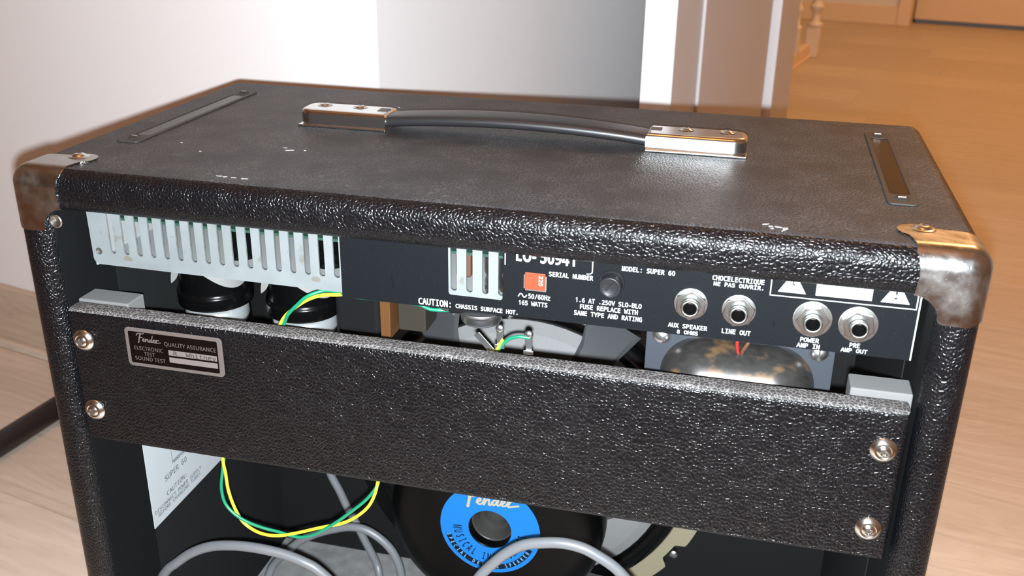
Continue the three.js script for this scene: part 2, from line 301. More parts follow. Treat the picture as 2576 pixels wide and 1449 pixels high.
const qaPrint = (() => {
  const W = 1024, k = W / (QA.x1 - QA.x0), Hh = Math.round((QA.y1 - QA.y0) * k), [c, x] = mk(W, Hh), X = (v) => (v - QA.x0) * k, Y = (v) => (QA.y1 - v) * k;
  x.fillStyle = '#5a524e'; x.fillRect(0, 0, W, Hh);
  for (let i = 0; i < 900; i++) { x.fillStyle = rnd() > 0.5 ? 'rgba(35,28,22,0.16)' : 'rgba(120,112,106,0.16)'; x.fillRect(rnd() * W, rnd() * Hh, 3 + rnd() * 8, 2 + rnd() * 5); }
  x.fillStyle = '#0b0605'; x.beginPath(); x.roundRect(X(-0.1938), Y(-0.0925), 0.0568 * k, 0.0203 * k, 16); x.fill();
  x.strokeStyle = x.fillStyle = '#5c5450'; scriptLogo(x, X(-0.1885), Y(-0.0984), 0.0050 * k);
  const f = 'sans-serif';
  fitText(x, 'QUALITY ASSURANCE', X(-0.1711), X(-0.1379), Y(-0.0994), 0.0024 * k, f);
  fitText(x, 'ELECTRONIC', X(-0.1912), X(-0.1722), Y(-0.1040), 0.0023 * k, f); fitText(x, 'TEST', X(-0.1850), X(-0.1779), Y(-0.1074), 0.0023 * k, f); fitText(x, 'SOUND TEST', X(-0.1914), X(-0.1715), Y(-0.1107), 0.0023 * k, f);
  x.fillStyle = '#6a625e'; x.fillRect(X(-0.1688), Y(-0.1018), 0.0309 * k, 0.0034 * k); x.fillRect(X(-0.1688), Y(-0.1064), 0.0309 * k, 0.0034 * k);
  x.fillStyle = 'rgba(34,30,26,0.7)'; fitText(x, 'R  Whitney', X(-0.1660), X(-0.1384), Y(-0.1049), 0.0025 * k, 'bold monospace');
  return canvasMat(c, { roughness: 0.42, metalness: 0.25 });
})();
// paper chart on the left inner wall: canvas x runs into the depth (-z)
const CH = { z0: -0.0540, z1: -0.200, y0: -0.2778, y1: -0.160 };
const chartPrint = (() => {
  const W = 1536, k = W / (CH.z0 - CH.z1), Hh = Math.round((CH.y1 - CH.y0) * k), [c, x] = mk(W, Hh), X = (z) => (CH.z0 - z) * k, Y = (v) => (CH.y1 - v) * k, m = 'monospace';
  x.fillStyle = '#9fa4a6'; x.fillRect(0, 0, W, Hh); x.fillStyle = x.strokeStyle = '#2c3034';
  fitText(x, 'SUPER 60', X(-0.0728), X(-0.1022), Y(-0.2507), 0.0042 * k, m); fitText(x, 'CAUTION:', X(-0.0727), X(-0.1003), Y(-0.2626), 0.0036 * k, m);
  fitText(x, 'DISCONNECT POWER SUPPLY', X(-0.0565), X(-0.1192), Y(-0.2681), 0.0029 * k, m); fitText(x, 'BEFORE CHANGING TUBES', X(-0.0599), X(-0.1171), Y(-0.2721), 0.0029 * k, m);
  fitText(x, 'TRANSFORMER', X(-0.0839), X(-0.1073), Y(-0.2425), 0.0020 * k, 'bold sans-serif');
  x.lineWidth = 3; x.strokeRect(X(-0.0845), Y(-0.2200), 0.022 * k, 0.0200 * k);
  for (let i = 0; i < 4; i++) { x.beginPath(); x.arc(X(-0.06 - i * 0.034), Y(-0.190), 0.008 * k, 0, 7); x.stroke(); }
  return canvasMat(c, { roughness: 0.8 });
})();
const SP = { x: -0.0082, y: -0.2822, z: -0.1200, ro: 0.0372, ri: 0.0156 };
const speakerPrint = (() => {
  const W = 1024, [c, x] = mk(W, W), k = W / 2 / SP.ro; x.fillStyle = '#155c9c'; x.fillRect(0, 0, W, W);
  for (let i = 0; i < 900; i++) { x.fillStyle = rnd() > 0.5 ? 'rgba(6,40,96,0.12)' : 'rgba(60,130,190,0.10)'; x.fillRect(rnd() * W, rnd() * W, 4 + rnd() * 10, 4 + rnd() * 10); }
  x.translate(W / 2, W / 2);
  const arc = (str, r, a0, a1, size, col, font, sx) => { x.save(); x.fillStyle = col; x.font = font.replace('#', size); x.textAlign = 'center'; x.textBaseline = 'middle';
    for (let i = 0; i < str.length; i++) { const a = lerp(a0, a1, i / (str.length - 1)); x.save(); x.rotate(-a - Math.PI / 2); x.translate(0, r); x.scale(sx, 1); x.fillText(str[i], 0, 0); x.restore(); } x.restore(); };
  // angles grow anticlockwise seen from behind the speaker; -90 degrees is the bottom
  const d = (v) => v * Math.PI / 180;
  x.strokeStyle = '#06121d'; x.lineWidth = 0.0040 * k; x.beginPath(); x.arc(0, 0, 0.0322 * k, d(22), d(164)); x.stroke();
  arc('SPECIAL DESIGN SPEAKER', 0.0322 * k, d(197), d(331), 58, '#5a8cb0', 'bold #px sans-serif', 0.72);
  arc('MUSICAL INSTRUMENTS', 0.0243 * k, d(184), d(354), 126, '#06121d', 'bold #px sans-serif', 0.46);
  x.save(); x.translate(-0.0192 * k, -0.0196 * k); x.rotate(-0.07); x.strokeStyle = '#8f8672'; scriptLogo(x, 0, 0, 0.0132 * k); x.restore();
  return canvasMat(c, { roughness: 0.7 });
})();

// ------------------------------------------------------------------ the amplifier
const AMP = thing('guitar_amplifier', 'black pebbled vinyl guitar amplifier with open back, metal corners and strap handle', 'amplifier');
const HW = 0.2575, D = 0.262, TS = 0.0205, TT = 0.0249, BOT = -0.44;

{ // box of four boards, cut out of one bevelled ring so that the edges meet
  const B = 0.0095, ring = roundRect(-HW, BOT, HW, 0, 0.010);
  ring.holes.push(roundRect(-HW + TS, BOT + TS, HW - TS, -TT, 0.0015, THREE.Path));
  let g = strip(creased(extrude(ring, D, B, 7, 8).translate(0, 0, -D + B), 0.7));
  const p = g.attributes.position, n = g.attributes.normal, list = { top: [], left: [], right: [], bottom: [] };
  for (let t = 0; t < p.count; t += 3) {
    const x = (p.getX(t) + p.getX(t + 1) + p.getX(t + 2)) / 3, y = (p.getY(t) + p.getY(t + 1) + p.getY(t + 2)) / 3, l = x + HW, r = HW - x, u = -y, b = y - BOT, m = Math.min(l, r, u, b);
    list[m === u ? 'top' : m === b ? 'bottom' : m === l ? 'left' : 'right'].push(t);
  }
  const pick = (tris) => { const q = new THREE.BufferGeometry(); for (const k of ['position', 'normal', 'uv']) { const a = g.attributes[k], s = a.itemSize, o = new Float32Array(tris.length * 3 * s); tris.forEach((t, i) => o.set(a.array.subarray(t * s, (t + 3) * s), i * 3 * s)); q.setAttribute(k, new THREE.BufferAttribute(o, s)); } return q; };
  const nrm = (t, f) => (f(t) + f(t + 1) + f(t + 2)) / 3;
  const split = (tris, tests, vertical) => { const sets = tests.map(() => []); sets.push([]); for (const t of tris) { let k = tests.findIndex((f) => f(nrm(t, (i) => n.getX(i)), nrm(t, (i) => n.getY(i)), nrm(t, (i) => n.getZ(i)))); sets[k < 0 ? tests.length : k].push(t); } return mergeMats(sets.filter((s) => s.length).map((s) => boardUV(pick(s), vertical))); };
  add('top_board', up(split(list.top, [(x, y) => y > 0.93, (x, y) => y < -0.97], 0)), [M.vinylTop, M.paint, M.vinyl], AMP, 'dusty pebbled black top board with a rolled rear lip');
  add('side_board', up(split(list.left, [(x) => x > 0.97], -1)), [M.paint, M.vinyl], AMP);
  add('side_board', up(split(list.right, [(x) => x < -0.97], 1)), [M.paint, M.vinyl], AMP);
  add('bottom_board', up(split(list.bottom, [(x, y) => y > 0.97], 0)), [M.felt, M.vinyl], AMP);
}
add('baffle_board', up(box(2 * (HW - TS), 0.396, 0.012, 0, -0.222, -0.2465)), M.baffle, AMP);
for (const x of [-0.22, 0.22]) for (const z of [-0.03, -0.23]) add('rubber_foot', up(lathe([[0, -0.45], [0.011, -0.45], [0.013, -0.447], [0.014, -0.4395], [0, -0.4395]], 24).translate(x, 0, z)), M.rubber, AMP);

// lower back panel with its screws in cup washers and the metal test plate
{
  const bp = part('back_panel', AMP, 'wide black vinyl panel screwed across the open back, dusty along its top edge');
  const g = strip(creased(extrude(roundRect(-0.2344, -0.1722, 0.2346, -0.0840, 0.0015), 0.0145, 0.0034, 5, 4).translate(0, 0, -0.0145 + 0.0034 - 0.0005), 0.6));
  const p = g.attributes.position, n = g.attributes.normal, A = [], Bq = [];
  const out = (tris) => { const q = new THREE.BufferGeometry(); for (const k of ['position', 'normal', 'uv']) { const a = g.attributes[k], s = a.itemSize, o = new Float32Array(tris.length * 3 * s); tris.forEach((t, i) => o.set(a.array.subarray(t * s, (t + 3) * s), i * 3 * s)); q.setAttribute(k, new THREE.BufferAttribute(o, s)); } return boardUV(q, 0); };
  for (let t = 0; t < p.count; t += 3) ((n.getY(t) + n.getY(t + 1) + n.getY(t + 2)) / 3 > 0.62 ? A : Bq).push(t);
  add('panel_board', up(mergeMats([out(A), out(Bq)])), [M.vinylEdge, M.vinyl], bp);
  for (const [x, y, rot] of [[-0.2255, -0.1032, 0.3], [-0.2256, -0.1500, 0.9], [0.2246, -0.1062, 0.1], [0.2241, -0.1531, 0.5]]) {
    const cup = latheZ([[0.0068, 0], [0.0069, 0.0004], [0.0064, 0.0009], [0.0052, 0.0021], [0.0042, 0.0026], [0.0037, 0.0024], [0.0035, 0.0020], [0.0033, 0.0023], [0.0022, 0.0031], [0.0014, 0.0034], [0.0011, 0.0026], [0, 0.0022]], 0, 0, 0, 36);
    const slots = [0, 1].map((i) => new THREE.BoxGeometry(0.0042, 0.0007, 0.0006).rotateZ(rot + i * Math.PI / 2).translate(0, 0, 0.00315));
    add('cup_screw', up(mergeMats([cup, merge(slots)]).translate(x, y, -0.0006)), [M.nickel, M.galvEdge], bp, 'bright screw in a domed cup washer');
  }
  const pl = strip(creased(extrude(roundRect(QA.x0, QA.y0, QA.x1, QA.y1, 0.0028), 0.0009, 0.0003, 2, 8), 0.6));
  const pp = pl.attributes.position, uv = pl.attributes.uv;
  for (let i = 0; i < pp.count; i++) uv.setXY(i, (pp.getX(i) - QA.x0) / (QA.x1 - QA.x0), (pp.getY(i) - QA.y0) / (QA.y1 - QA.y0));
  add('test_plate', up(pl.translate(0, 0, 0.0001)), qaPrint, bp, 'small silver and dark brown quality test plate');
}
// cleats behind the panel
add('cleat', up(box(0.0335, 0.088, 0.0168, -0.2193, -0.1275, -0.0232, 0.001)), M.rawWood, AMP, 'raw grey batten end left of the tubes');
add('cleat', up(box(0.0300, 0.090, 0.0168, 0.2214, -0.1262, -0.0232, 0.001)), M.rawWood, AMP, 'raw grey batten end right of the transformer');
for (const s of [-1, 1]) add('inner_lining', up(box(0.0006, 0.345, 0.184, s * (HW - TS - 0.0003), -0.2460, -0.1475)), M.lining, AMP);
add('tube_chart', up((() => { const g = new THREE.BoxGeometry(0.0004, CH.y1 - CH.y0, CH.z0 - CH.z1); const uv = g.attributes.uv, p = g.attributes.position; for (let i = 0; i < p.count; i++) uv.setXY(i, p.getZ(i) < 0 ? 1 : 0, p.getY(i) > 0 ? 1 : 0); return g.translate(-HW + TS + 0.0008, (CH.y0 + CH.y1) / 2, (CH.z0 + CH.z1) / 2); })()), chartPrint, AMP, 'white paper tube chart stuck on the inner side wall');

// metal corner caps: a rounded box corner clipped to the cap's outline
{
  const R = 0.0098, off = 0.0011, N = 44, L = 0.044;
  const sdf = (poly) => (a, b) => { let d = 1e9, inside = false; for (let i = 0, j = poly.length - 1; i < poly.length; j = i++) { const [x0, y0] = poly[j], [x1, y1] = poly[i], ex = x1 - x0, ey = y1 - y0, t = clamp(((a - x0) * ex + (b - y0) * ey) / (ex * ex + ey * ey || 1)); d = Math.min(d, Math.hypot(a - x0 - t * ex, b - y0 - t * ey)); if ((y0 > b) !== (y1 > b) && a < (x1 - x0) * (b - y0) / (y1 - y0) + x0) inside = !inside; } return inside ? -d : d; };
  const notch = []; for (let i = 0; i <= 14; i++) { const a = lerp(92, 180, i / 14) * Math.PI / 180; notch.push([0.0326 + 0.0124 * Math.cos(a), 0.0346 - 0.0124 * Math.sin(a)]); }
  const far = -0.02;
  const rear = sdf([[far, far], [0.0338, far], [0.0334, 0.0], [0.0318, 0.006], [0.0312, 0.013], [0.0320, 0.0195], ...notch, [0.0185, 0.0355], [0.006, 0.0360], [0.001, 0.0350], [far, 0.0350]]);
  const topPoly = [[far, far], [0.0338, far], [0.0334, 0.0], [0.0336, 0.007]];
  for (let i = 0; i <= 16; i++) { const a = lerp(-62, 150, i / 16) * Math.PI / 180; topPoly.push([0.0318 + 0.0088 * Math.cos(a), 0.0248 + 0.0088 * Math.sin(a)]); }
  topPoly.push([0.018, 0.0285], [0.008, 0.0275], [far, 0.0275]);
  const top = sdf(topPoly), side = sdf([[far, far], [0.0345, far], [0.0345, 0.024], [0.030, 0.0285], [0.010, 0.0275], [far, 0.0275]]);
  const build = (sgn) => {
    const pos = [];                                   // triangles of { q: rounded point, f: outline value, n }
    const put = (dx, dy, dz) => { const q = [Math.max(dx, R), Math.max(dy, R), Math.max(dz, R)], v = [q[0] - dx, q[1] - dy, q[2] - dz], l = Math.hypot(...v), n = v.map((e) => e / l); return { b: [q[0] - n[0] * R, q[1] - n[1] * R, q[2] - n[2] * R], n }; };
    const face = (f, toD) => { for (let i = 0; i < N; i++) for (let j = 0; j < N; j++) { const c = (ii, jj) => { const a = L * (ii / N) ** 1, b = L * (jj / N) ** 1; return { ...put(...toD(a, b)), f: f(a, b) }; }; const A = c(i, j), B = c(i + 1, j), C = c(i + 1, j + 1), E = c(i, j + 1); pos.push([A, B, C], [A, C, E]); } };
    face(rear, (a, b) => [a, b, 0]); face(top, (a, b) => [a, 0, b]); face(side, (a, b) => [0, a, b]);
    const P = [], Nn = [], UV = [], rim = [];
    const w = (v, k) => [sgn * (HW - (v.b[0] - v.n[0] * k)), -(v.b[1] - v.n[1] * k), -(v.b[2] - v.n[2] * k)], wn = (v) => [sgn * v.n[0], v.n[1], v.n[2]];
    const emit = (A, B, C, kk = [off, off, off]) => {
      const a = w(A, kk[0]), b = w(B, kk[1]), c = w(C, kk[2]), gn = V3(b[0] - a[0], b[1] - a[1], b[2] - a[2]).cross(V3(c[0] - a[0], c[1] - a[1], c[2] - a[2]));
      if (gn.dot(V3(...wn(A))) < 0) { [B, C] = [C, B]; kk = [kk[0], kk[2], kk[1]]; }
      for (const [v, k] of [[A, kk[0]], [B, kk[1]], [C, kk[2]]]) { const q = w(v, k); P.push(...q); Nn.push(...wn(v)); UV.push(q[0] - q[2], q[1] - q[2]); } };
    const mix = (A, B) => { const t = A.f / (A.f - B.f), m = (u, v) => u.map((e, i) => lerp(e, v[i], t)), n = m(A.n, B.n), l = Math.hypot(...n); return { b: m(A.b, B.b), n: n.map((e) => e / l), f: 0 }; };
    for (const T of pos) {
      const outP = []; let edge = [];
      for (let i = 0; i < 3; i++) { const A = T[i], B = T[(i + 1) % 3]; if (A.f <= 0) outP.push(A); if ((A.f <= 0) !== (B.f <= 0)) { const m = mix(A, B); outP.push(m); edge.push(m); } }
      for (let i = 1; i + 1 < outP.length; i++) emit(outP[0], outP[i], outP[i + 1]);
      if (edge.length === 2) rim.push(edge);
    }
    for (const [A, B] of rim) { emit(A, B, B, [off, off, -0.0004]); emit(A, B, A, [off, -0.0004, -0.0004]); }
    const g = new THREE.BufferGeometry(); g.setAttribute('position', new THREE.Float32BufferAttribute(P, 3)); g.setAttribute('normal', new THREE.Float32BufferAttribute(Nn, 3)); g.setAttribute('uv', new THREE.Float32BufferAttribute(UV, 2));
    return g;
  };
  for (const s of [-1, 1]) {
    const cp = part('corner_cap', AMP, s < 0 ? 'tarnished metal corner cap beside the white wall' : 'tarnished metal corner cap beside the orange floor');
    const m = M.chrome.clone(); m.side = THREE.DoubleSide;
    add('cap_shell', up(build(s)), m, cp);
    const sx = s * 0.2290, sz = -0.0272;
    add('cap_screw', up(mergeMats([lathe([[0.0060, 0.0006], [0.0050, 0.0012], [0.0042, 0.0009], [0.0038, 0.0014], [0.0029, 0.0022], [0.0014, 0.0026], [0.001, 0.0019], [0, 0.0017]], 32).translate(sx, 0.0006, sz), merge([0, 1].map((i) => new THREE.BoxGeometry(0.0038, 0.0005, 0.0006).rotateY(0.5 + i * Math.PI / 2).translate(sx, 0.0030, sz)))])), [M.nickel, M.galvEdge], cp);
    // the rear flap's raised screw seat
    if (s < 0) add('cap_dimple', up(latheZ([[0.0040, 0.0002], [0.0037, 0.0009], [0.0031, 0.0010], [0.0024, 0.0002], [0, -0.0002]], -0.2302, -0.0296, -0.0006, 28)), M.chrome, cp);
  }
}
// carrying handle
{
  const hd = part('handle', AMP, 'black strap handle held by two bright metal end caps');
  const cs = [], NS = 60, NR = 20;                   // strap: flat oval section swept along a low arch
  const arch = (x) => 0.0052 + 0.0052 * Math.max(0, Math.cos(x / 0.088 * Math.PI / 2)) ** 0.8;
  const pos = [], idx = [], nor = [];
  for (let i = 0; i <= NS; i++) { const x = lerp(-0.088, 0.088, i / NS), yc = arch(x), bulge = 1 + 0.16 * Math.cos(x / 0.088 * Math.PI / 2); for (let j = 0; j < NR; j++) { const a = j / NR * 2 * Math.PI, c = Math.cos(a), s = Math.sin(a); pos.push(x, yc + 0.0040 * Math.sign(s) * Math.abs(s) ** 0.75, -0.1478 + 0.0106 * bulge * Math.sign(c) * Math.abs(c) ** 0.6); } }
  for (let i = 0; i < NS; i++) for (let j = 0; j < NR; j++) { const a = i * NR + j, b = i * NR + (j + 1) % NR; idx.push(a, b, a + NR, b, b + NR, a + NR); }
  const g = new THREE.BufferGeometry(); g.setAttribute('position', new THREE.Float32BufferAttribute(pos, 3)); g.setIndex(idx); g.computeVertexNormals();
  add('strap', up(g), M.strap, hd);
  for (const s of [-1, 1]) {
    // cap: a low block with a rounded outer end and rounded upper edges, open towards the strap
    const sh = new THREE.Shape(); const x0 = 0.0832, x1 = 0.1435, zf = 0.1360, zb = 0.1602, r = 0.0085;
    sh.moveTo(x0, zf); sh.lineTo(x1 - r, zf); sh.absarc(x1 - r, zf + r, r, -Math.PI / 2, 0); sh.lineTo(x1, zb - r); sh.absarc(x1 - r, zb - r, r, 0, Math.PI / 2); sh.lineTo(x0, zb); sh.lineTo(x0, zf);
    let b = strip(creased(extrude(sh, 0.0112, 0.003, 5, 12).translate(0, 0, 0.003), 0.7)).rotateX(-Math.PI / 2);
    if (s < 0) { b.scale(-1, 1, 1); const q = b.attributes.position, nn = b.attributes.normal; for (let t = 0; t < q.count; t += 3) for (const at of [q, nn]) { const v = [at.getX(t + 1), at.getY(t + 1), at.getZ(t + 1)]; at.setXYZ(t + 1, at.getX(t + 2), at.getY(t + 2), at.getZ(t + 2)); at.setXYZ(t + 2, ...v); } }
    b.clearGroups();
    const lip = box(0.0605, 0.0012, 0.0262, s * 0.1134, 0.0008, -0.1480, 0.0005);
    const window_ = box(0.0065, 0.0004, 0.0085, s * 0.0885, 0.01122, -0.1490);
    add('end_cap', up(mergeMats([merge([b, lip]), window_])), [M.handleMetal, M.galvEdge], hd);
    for (const x of [0.1062, 0.1310]) add('handle_screw', up(mergeMats([lathe([[0.0050, 0.0112], [0.0045, 0.0113], [0.0040, 0.0108], [0.0036, 0.0113], [0.0024, 0.0121], [0.001, 0.0123], [0, 0.0118]], 28).translate(s * x, 0.0002, -0.1522), merge([0, 1].map((i) => new THREE.BoxGeometry(0.0034, 0.0005, 0.0006).rotateY(0.3 + i * Math.PI / 2).translate(s * x, 0.0125, -0.1522)))])), [M.nickel, M.galvEdge], hd);
  }
}
// two long trough plates let into the top
for (const s of [-1, 1]) {
  const st = part('trough_plate', AMP, s < 0 ? 'narrow black trough plate along the top beside the white wall' : 'narrow black trough plate along the top beside the orange floor');
  const outer = roundRect(-0.0078, 0.0660, 0.0078, 0.2235, 0.003), hole = roundRect(-0.0052, 0.0830, 0.0052, 0.2090, 0.0025, THREE.Path); outer.holes.push(hole);
  add('rim', up(strip(creased(extrude(outer, 0.0010, 0.0004, 3, 6).translate(0, 0, 0.0004), 0.6)).rotateX(-Math.PI / 2).translate(s * 0.2245, 0.0, 0)), M.plastic, st);
  add('trough', up(box(0.0106, 0.0008, 0.128, s * 0.2245, 0.0001, -0.146)), M.gloss, st);
  for (const z of [-0.0752, -0.2160]) add('plate_screw', up(mergeMats([lathe([[0.0042, 0.0009], [0.0036, 0.0017], [0.0028, 0.0014], [0.0020, 0.0019], [0, 0.0021]], 24).translate(s * 0.2245, 0, z), new THREE.BoxGeometry(0.004, 0.0005, 0.0006).translate(s * 0.2245, 0.0021, z)])), [M.plastic, M.steel], st);
}
// dried paint specks on the top
{
  const specks = [[-0.122, -0.0768, 5.5, 1.6, 0.4], [-0.1265, -0.0812, 2.2, 1.2, 0.2], [-0.1128, -0.079, 1.4, 1.1, 0], [-0.1345, -0.0165, 3.4, 0.9, 0.1], [-0.1310, -0.0160, 2.2, 1.1, 0.4], [-0.1255, -0.0158, 2.6, 0.9, 0], [-0.119, -0.0155, 3.4, 0.8, 0.2], [0.1560, -0.0160, 3.2, 1.0, 0.5], [0.1585, -0.0135, 2.2, 1.1, 0.2], [0.1618, -0.0135, 3.5, 1.3, -0.3], [0.1655, -0.0120, 3.2, 2.4, 0.9], [0.1645, -0.0092, 3.4, 1.0, 1.0], [0.1592, -0.0105, 1.6, 1.0, 0], [-0.171, -0.060, 1.6, 1.2, 0], [-0.192, -0.0745, 1.2, 1, 0], [-0.099, -0.206, 1.3, 1, 0]];
  for (const [x, z, l, w, a] of specks) { const sh = new THREE.Shape(); for (let i = 0; i < 12; i++) { const t = i / 12 * 6.283, r = 0.7 + 0.6 * rnd(); sh[i ? 'lineTo' : 'moveTo'](Math.cos(t) * r * l / 2000, Math.sin(t) * r * w / 2000); } add('paint_speck', up(extrude(sh, 0.00025).rotateX(-Math.PI / 2).rotateY(a).translate(x, 0.0001, z)), M.scuff, AMP); }
}

// ------------------------------------------------------------------ chassis
{
  const ch = part('chassis', AMP, 'metal chassis under the top board with vents, black face plate and jack sockets');
  const ZF = -0.0270;
  // galvanized rear sheet with slots
  const sheet = new THREE.Shape(); sheet.moveTo(-0.2305, -0.0225); sheet.lineTo(-0.2300, -0.0610); sheet.quadraticCurveTo(-0.2296, -0.0648, -0.2258, -0.0650); sheet.lineTo(0.2340, -0.0676); sheet.lineTo(0.2340, -0.0225); sheet.closePath();
  const slot = (x) => { const h = new THREE.Path(), w = 0.00178; h.moveTo(x - w, -0.0262); h.lineTo(x + w, -0.0262); h.lineTo(x + w, -0.0556); h.absarc(x, -0.0556, w, 0, -Math.PI, true); h.closePath(); return h; };
  for (let i = 0; i < 17; i++) sheet.holes.push(slot(-0.2158 + i * 0.00890));
  for (let i = 0; i < 4; i++) sheet.holes.push(slot(-0.0048 + i * 0.00895));
  for (const [x, y] of [[0.1236, -0.0496], [0.1480, -0.0505], [0.1845, -0.0510], [0.2067, -0.0513]]) sheet.holes.push(circleHole(x, y, 0.0046, 32));
  sheet.holes.push(circleHole(-0.2256, -0.0566, 0.0016, 20));
  const plug = latheZ([[0.0022, 0.0001], [0.0019, 0.0003], [0.0011, -0.0006], [0, -0.0008]], -0.2256, -0.0566, ZF, 20);
  add('vent_sheet', up(mergeMats([boxUV(extrude(sheet, 0.0012, 0, 1, 6).translate(0, 0, ZF - 0.0012)), plug])), [M.galv, M.galvEdge], ch, 'pale galvanized sheet with a row of vertical slots');
  // black printed face plate with window, switch opening and jack holes
  const fp = new THREE.Shape(); fp.moveTo(FP.x0, FP.y1); fp.lineTo(FP.x0, FP.y0); fp.lineTo(FP.x1, FP.y0 + 0.0004); fp.lineTo(FP.x1, FP.y1); fp.closePath();
  for (const [x, y] of [[0.1236, -0.0496], [0.1480, -0.0505], [0.1845, -0.0510], [0.2067, -0.0513]]) fp.holes.push(circleHole(x, y, 0.0046, 32));
  fp.holes.push(roundRect(-0.0078, -0.0598, 0.0229, -0.0250, 0.0016, THREE.Path), roundRect(0.0346, -0.0522, 0.0470, -0.0432, 0.0002, THREE.Path));
  const g = strip(extrude(fp, 0.0006, 0, 1, 8).translate(0, 0, ZF)), p = g.attributes.position, uv = g.attributes.uv;
  for (let i = 0; i < p.count; i++) uv.setXY(i, (p.getX(i) - FP.x0) / (FP.x1 - FP.x0), (p.getY(i) - FP.y0) / (FP.y1 - FP.y0));
  add('face_plate', up(g), facePrint, ch, 'black face plate with white lettering');
  // pan behind it
  add('chassis_pan', up(mergeMats([merge([box(0.464, 0.0012, 0.150, 0.002, -0.0638, -0.104), box(0.0012, 0.042, 0.150, -0.2297, -0.0455, -0.104), box(0.0012, 0.042, 0.150, 0.2333, -0.0455, -0.104), box(0.464, 0.042, 0.0012, 0.002, -0.0455, -0.178)])])), M.pan, ch);
  add('circuit_board', up(box(0.430, 0.0016, 0.10, 0.0, -0.0378, -0.0845)), M.pcb, ch, 'green circuit board glimpsed through the slots');
  // parts glimpsed through the slots
  for (const [x, z, r, y0, y1, mat, label] of [[-0.150, -0.060, 0.0105, -0.064, -0.0415, M.gloss, 'dark capacitor behind the slots'], [-0.093, -0.062, 0.0110, -0.064, -0.0415, M.gloss, 'dark capacitor behind the slots'], [0.013, -0.046, 0.0052, -0.063, -0.0415, M.steel, 'silver capacitor behind the window slots']]) {
    add('capacitor', up(lathe([[0, y0], [r, y0], [r, y0 + 0.006], [r * 0.88, y0 + 0.008], [r * 0.88, y0 + 0.010], [r, y0 + 0.012], [r, y1 - 0.002], [r - 0.001, y1], [0, y1]], 28).translate(x, 0, z)), mat, ch, label);
  }
  add('relay', up(box(0.009, 0.016, 0.012, -0.0050, -0.0490, -0.052, 0.0015)), M.brown, ch);
  add('wire_loom', up(tube([[0.026, -0.036, -0.042], [0.0235, -0.044, -0.036], [0.025, -0.052, -0.040], [0.021, -0.058, -0.038], [0.025, -0.063, -0.044]], 0.0016, 40, 8)), M.amber, ch);
  // voltage selector
  const vs = new THREE.Group();
  add('voltage_switch', up(mergeMats([box(0.0112, 0.0098, 0.004, 0.0408, -0.0466, ZF - 0.0012, 0.0004), box(0.0052, 0.0060, 0.0012, 0.0378, -0.0468, ZF + 0.0010, 0.0004), box(0.0128, 0.0014, 0.0014, 0.0408, -0.0518, ZF - 0.0001), box(0.0008, 0.0090, 0.0014, 0.0349, -0.0477, ZF - 0.0001)])), [M.orange, M.orange, M.steel, M.steel], ch, 'orange voltage selector switch');
  {
    const [c, x] = mk(128, 192); x.fillStyle = '#8e3a26'; x.fillRect(0, 0, 128, 192); x.fillStyle = '#b9aaa2'; x.save(); x.translate(64, 96); x.rotate(Math.PI / 2); fitText(x, '220', -84, 84, 36, 72, 'bold sans-serif'); x.restore();
    add('switch_print', up(new THREE.BoxGeometry(0.0040, 0.0068, 0.0003).translate(0.0440, -0.0458, ZF + 0.0010)), canvasMat(c, { roughness: 0.4 }), ch);
  }
  // fuse holder cap
  add('fuse_cap', up(mergeMats([latheZ([[0.0068, 0], [0.0068, 0.0016], [0.0062, 0.0022], [0.0059, 0.0024], [0.0057, 0.0076], [0.0052, 0.0083], [0.0043, 0.0084], [0.0040, 0.0074], [0, 0.0072]], 0, 0, 0, 40), box(0.0062, 0.0012, 0.0012, 0, 0, 0.0075, 0.0003).rotateZ(0.7)]).translate(0.0821, -0.0423, ZF + 0.0006)), M.fuse, ch, 'round black fuse holder cap');
  // jacks
  const jack = (x, y, kind, rot, label) => {
    const hex = new THREE.Shape(), R = 0.0083; for (let i = 0; i < 6; i++) { const a = rot + i * Math.PI / 3; hex[i ? 'lineTo' : 'moveTo'](Math.cos(a) * R, Math.sin(a) * R); } hex.closePath();
    hex.holes.push(circleHole(0, 0, 0.0044));
    const nut = strip(creased(extrude(hex, 0.0026, 0.0005, 2, 12), 0.5)).translate(0, 0, 0.0016);
    const washer = latheZ([[0.0046, 0.0010], [kind ? 0.0094 : 0.0084, 0.0010], [kind ? 0.0098 : 0.0087, 0.0006], [kind ? 0.0098 : 0.0087, 0]], 0, 0, 0, 36);
    const barrel = latheZ([[0.0047, 0.0], [0.0047, 0.0074], [0.0044, 0.0080], [0.0038, 0.0081], [0.0034, 0.0078], [0.0033, 0.0072]], 0, 0, 0, 36);
    const ring = latheZ([[0.0050, 0.0036], [0.0052, 0.0042], [0.0050, 0.0048]], 0, 0, 0, 30);
    const inner = latheZ([[0.0033, 0.0072], [0.0032, -0.009], [0, -0.009]], 0, 0, 0, 28), tongue = box(0.0022, 0.0008, 0.010, 0.0, 0.0018, -0.0005);
    add('jack_socket', up(mergeMats([merge([nut, washer, barrel, ring, tongue]), inner]).translate(x, y, ZF + 0.0006)), [M.jackMetal, M.hole], ch, label);
  };
  jack(0.1236, -0.0496, 0, 0.5, 'jack socket above the words aux speaker'); jack(0.1480, -0.0505, 0, 0.25, 'jack socket above the words line out');
  jack(0.1845, -0.0510, 1, 0.1, 'jack socket above the words power amp in'); jack(0.2067, -0.0513, 1, 0.75, 'jack socket above the words pre amp out');
}
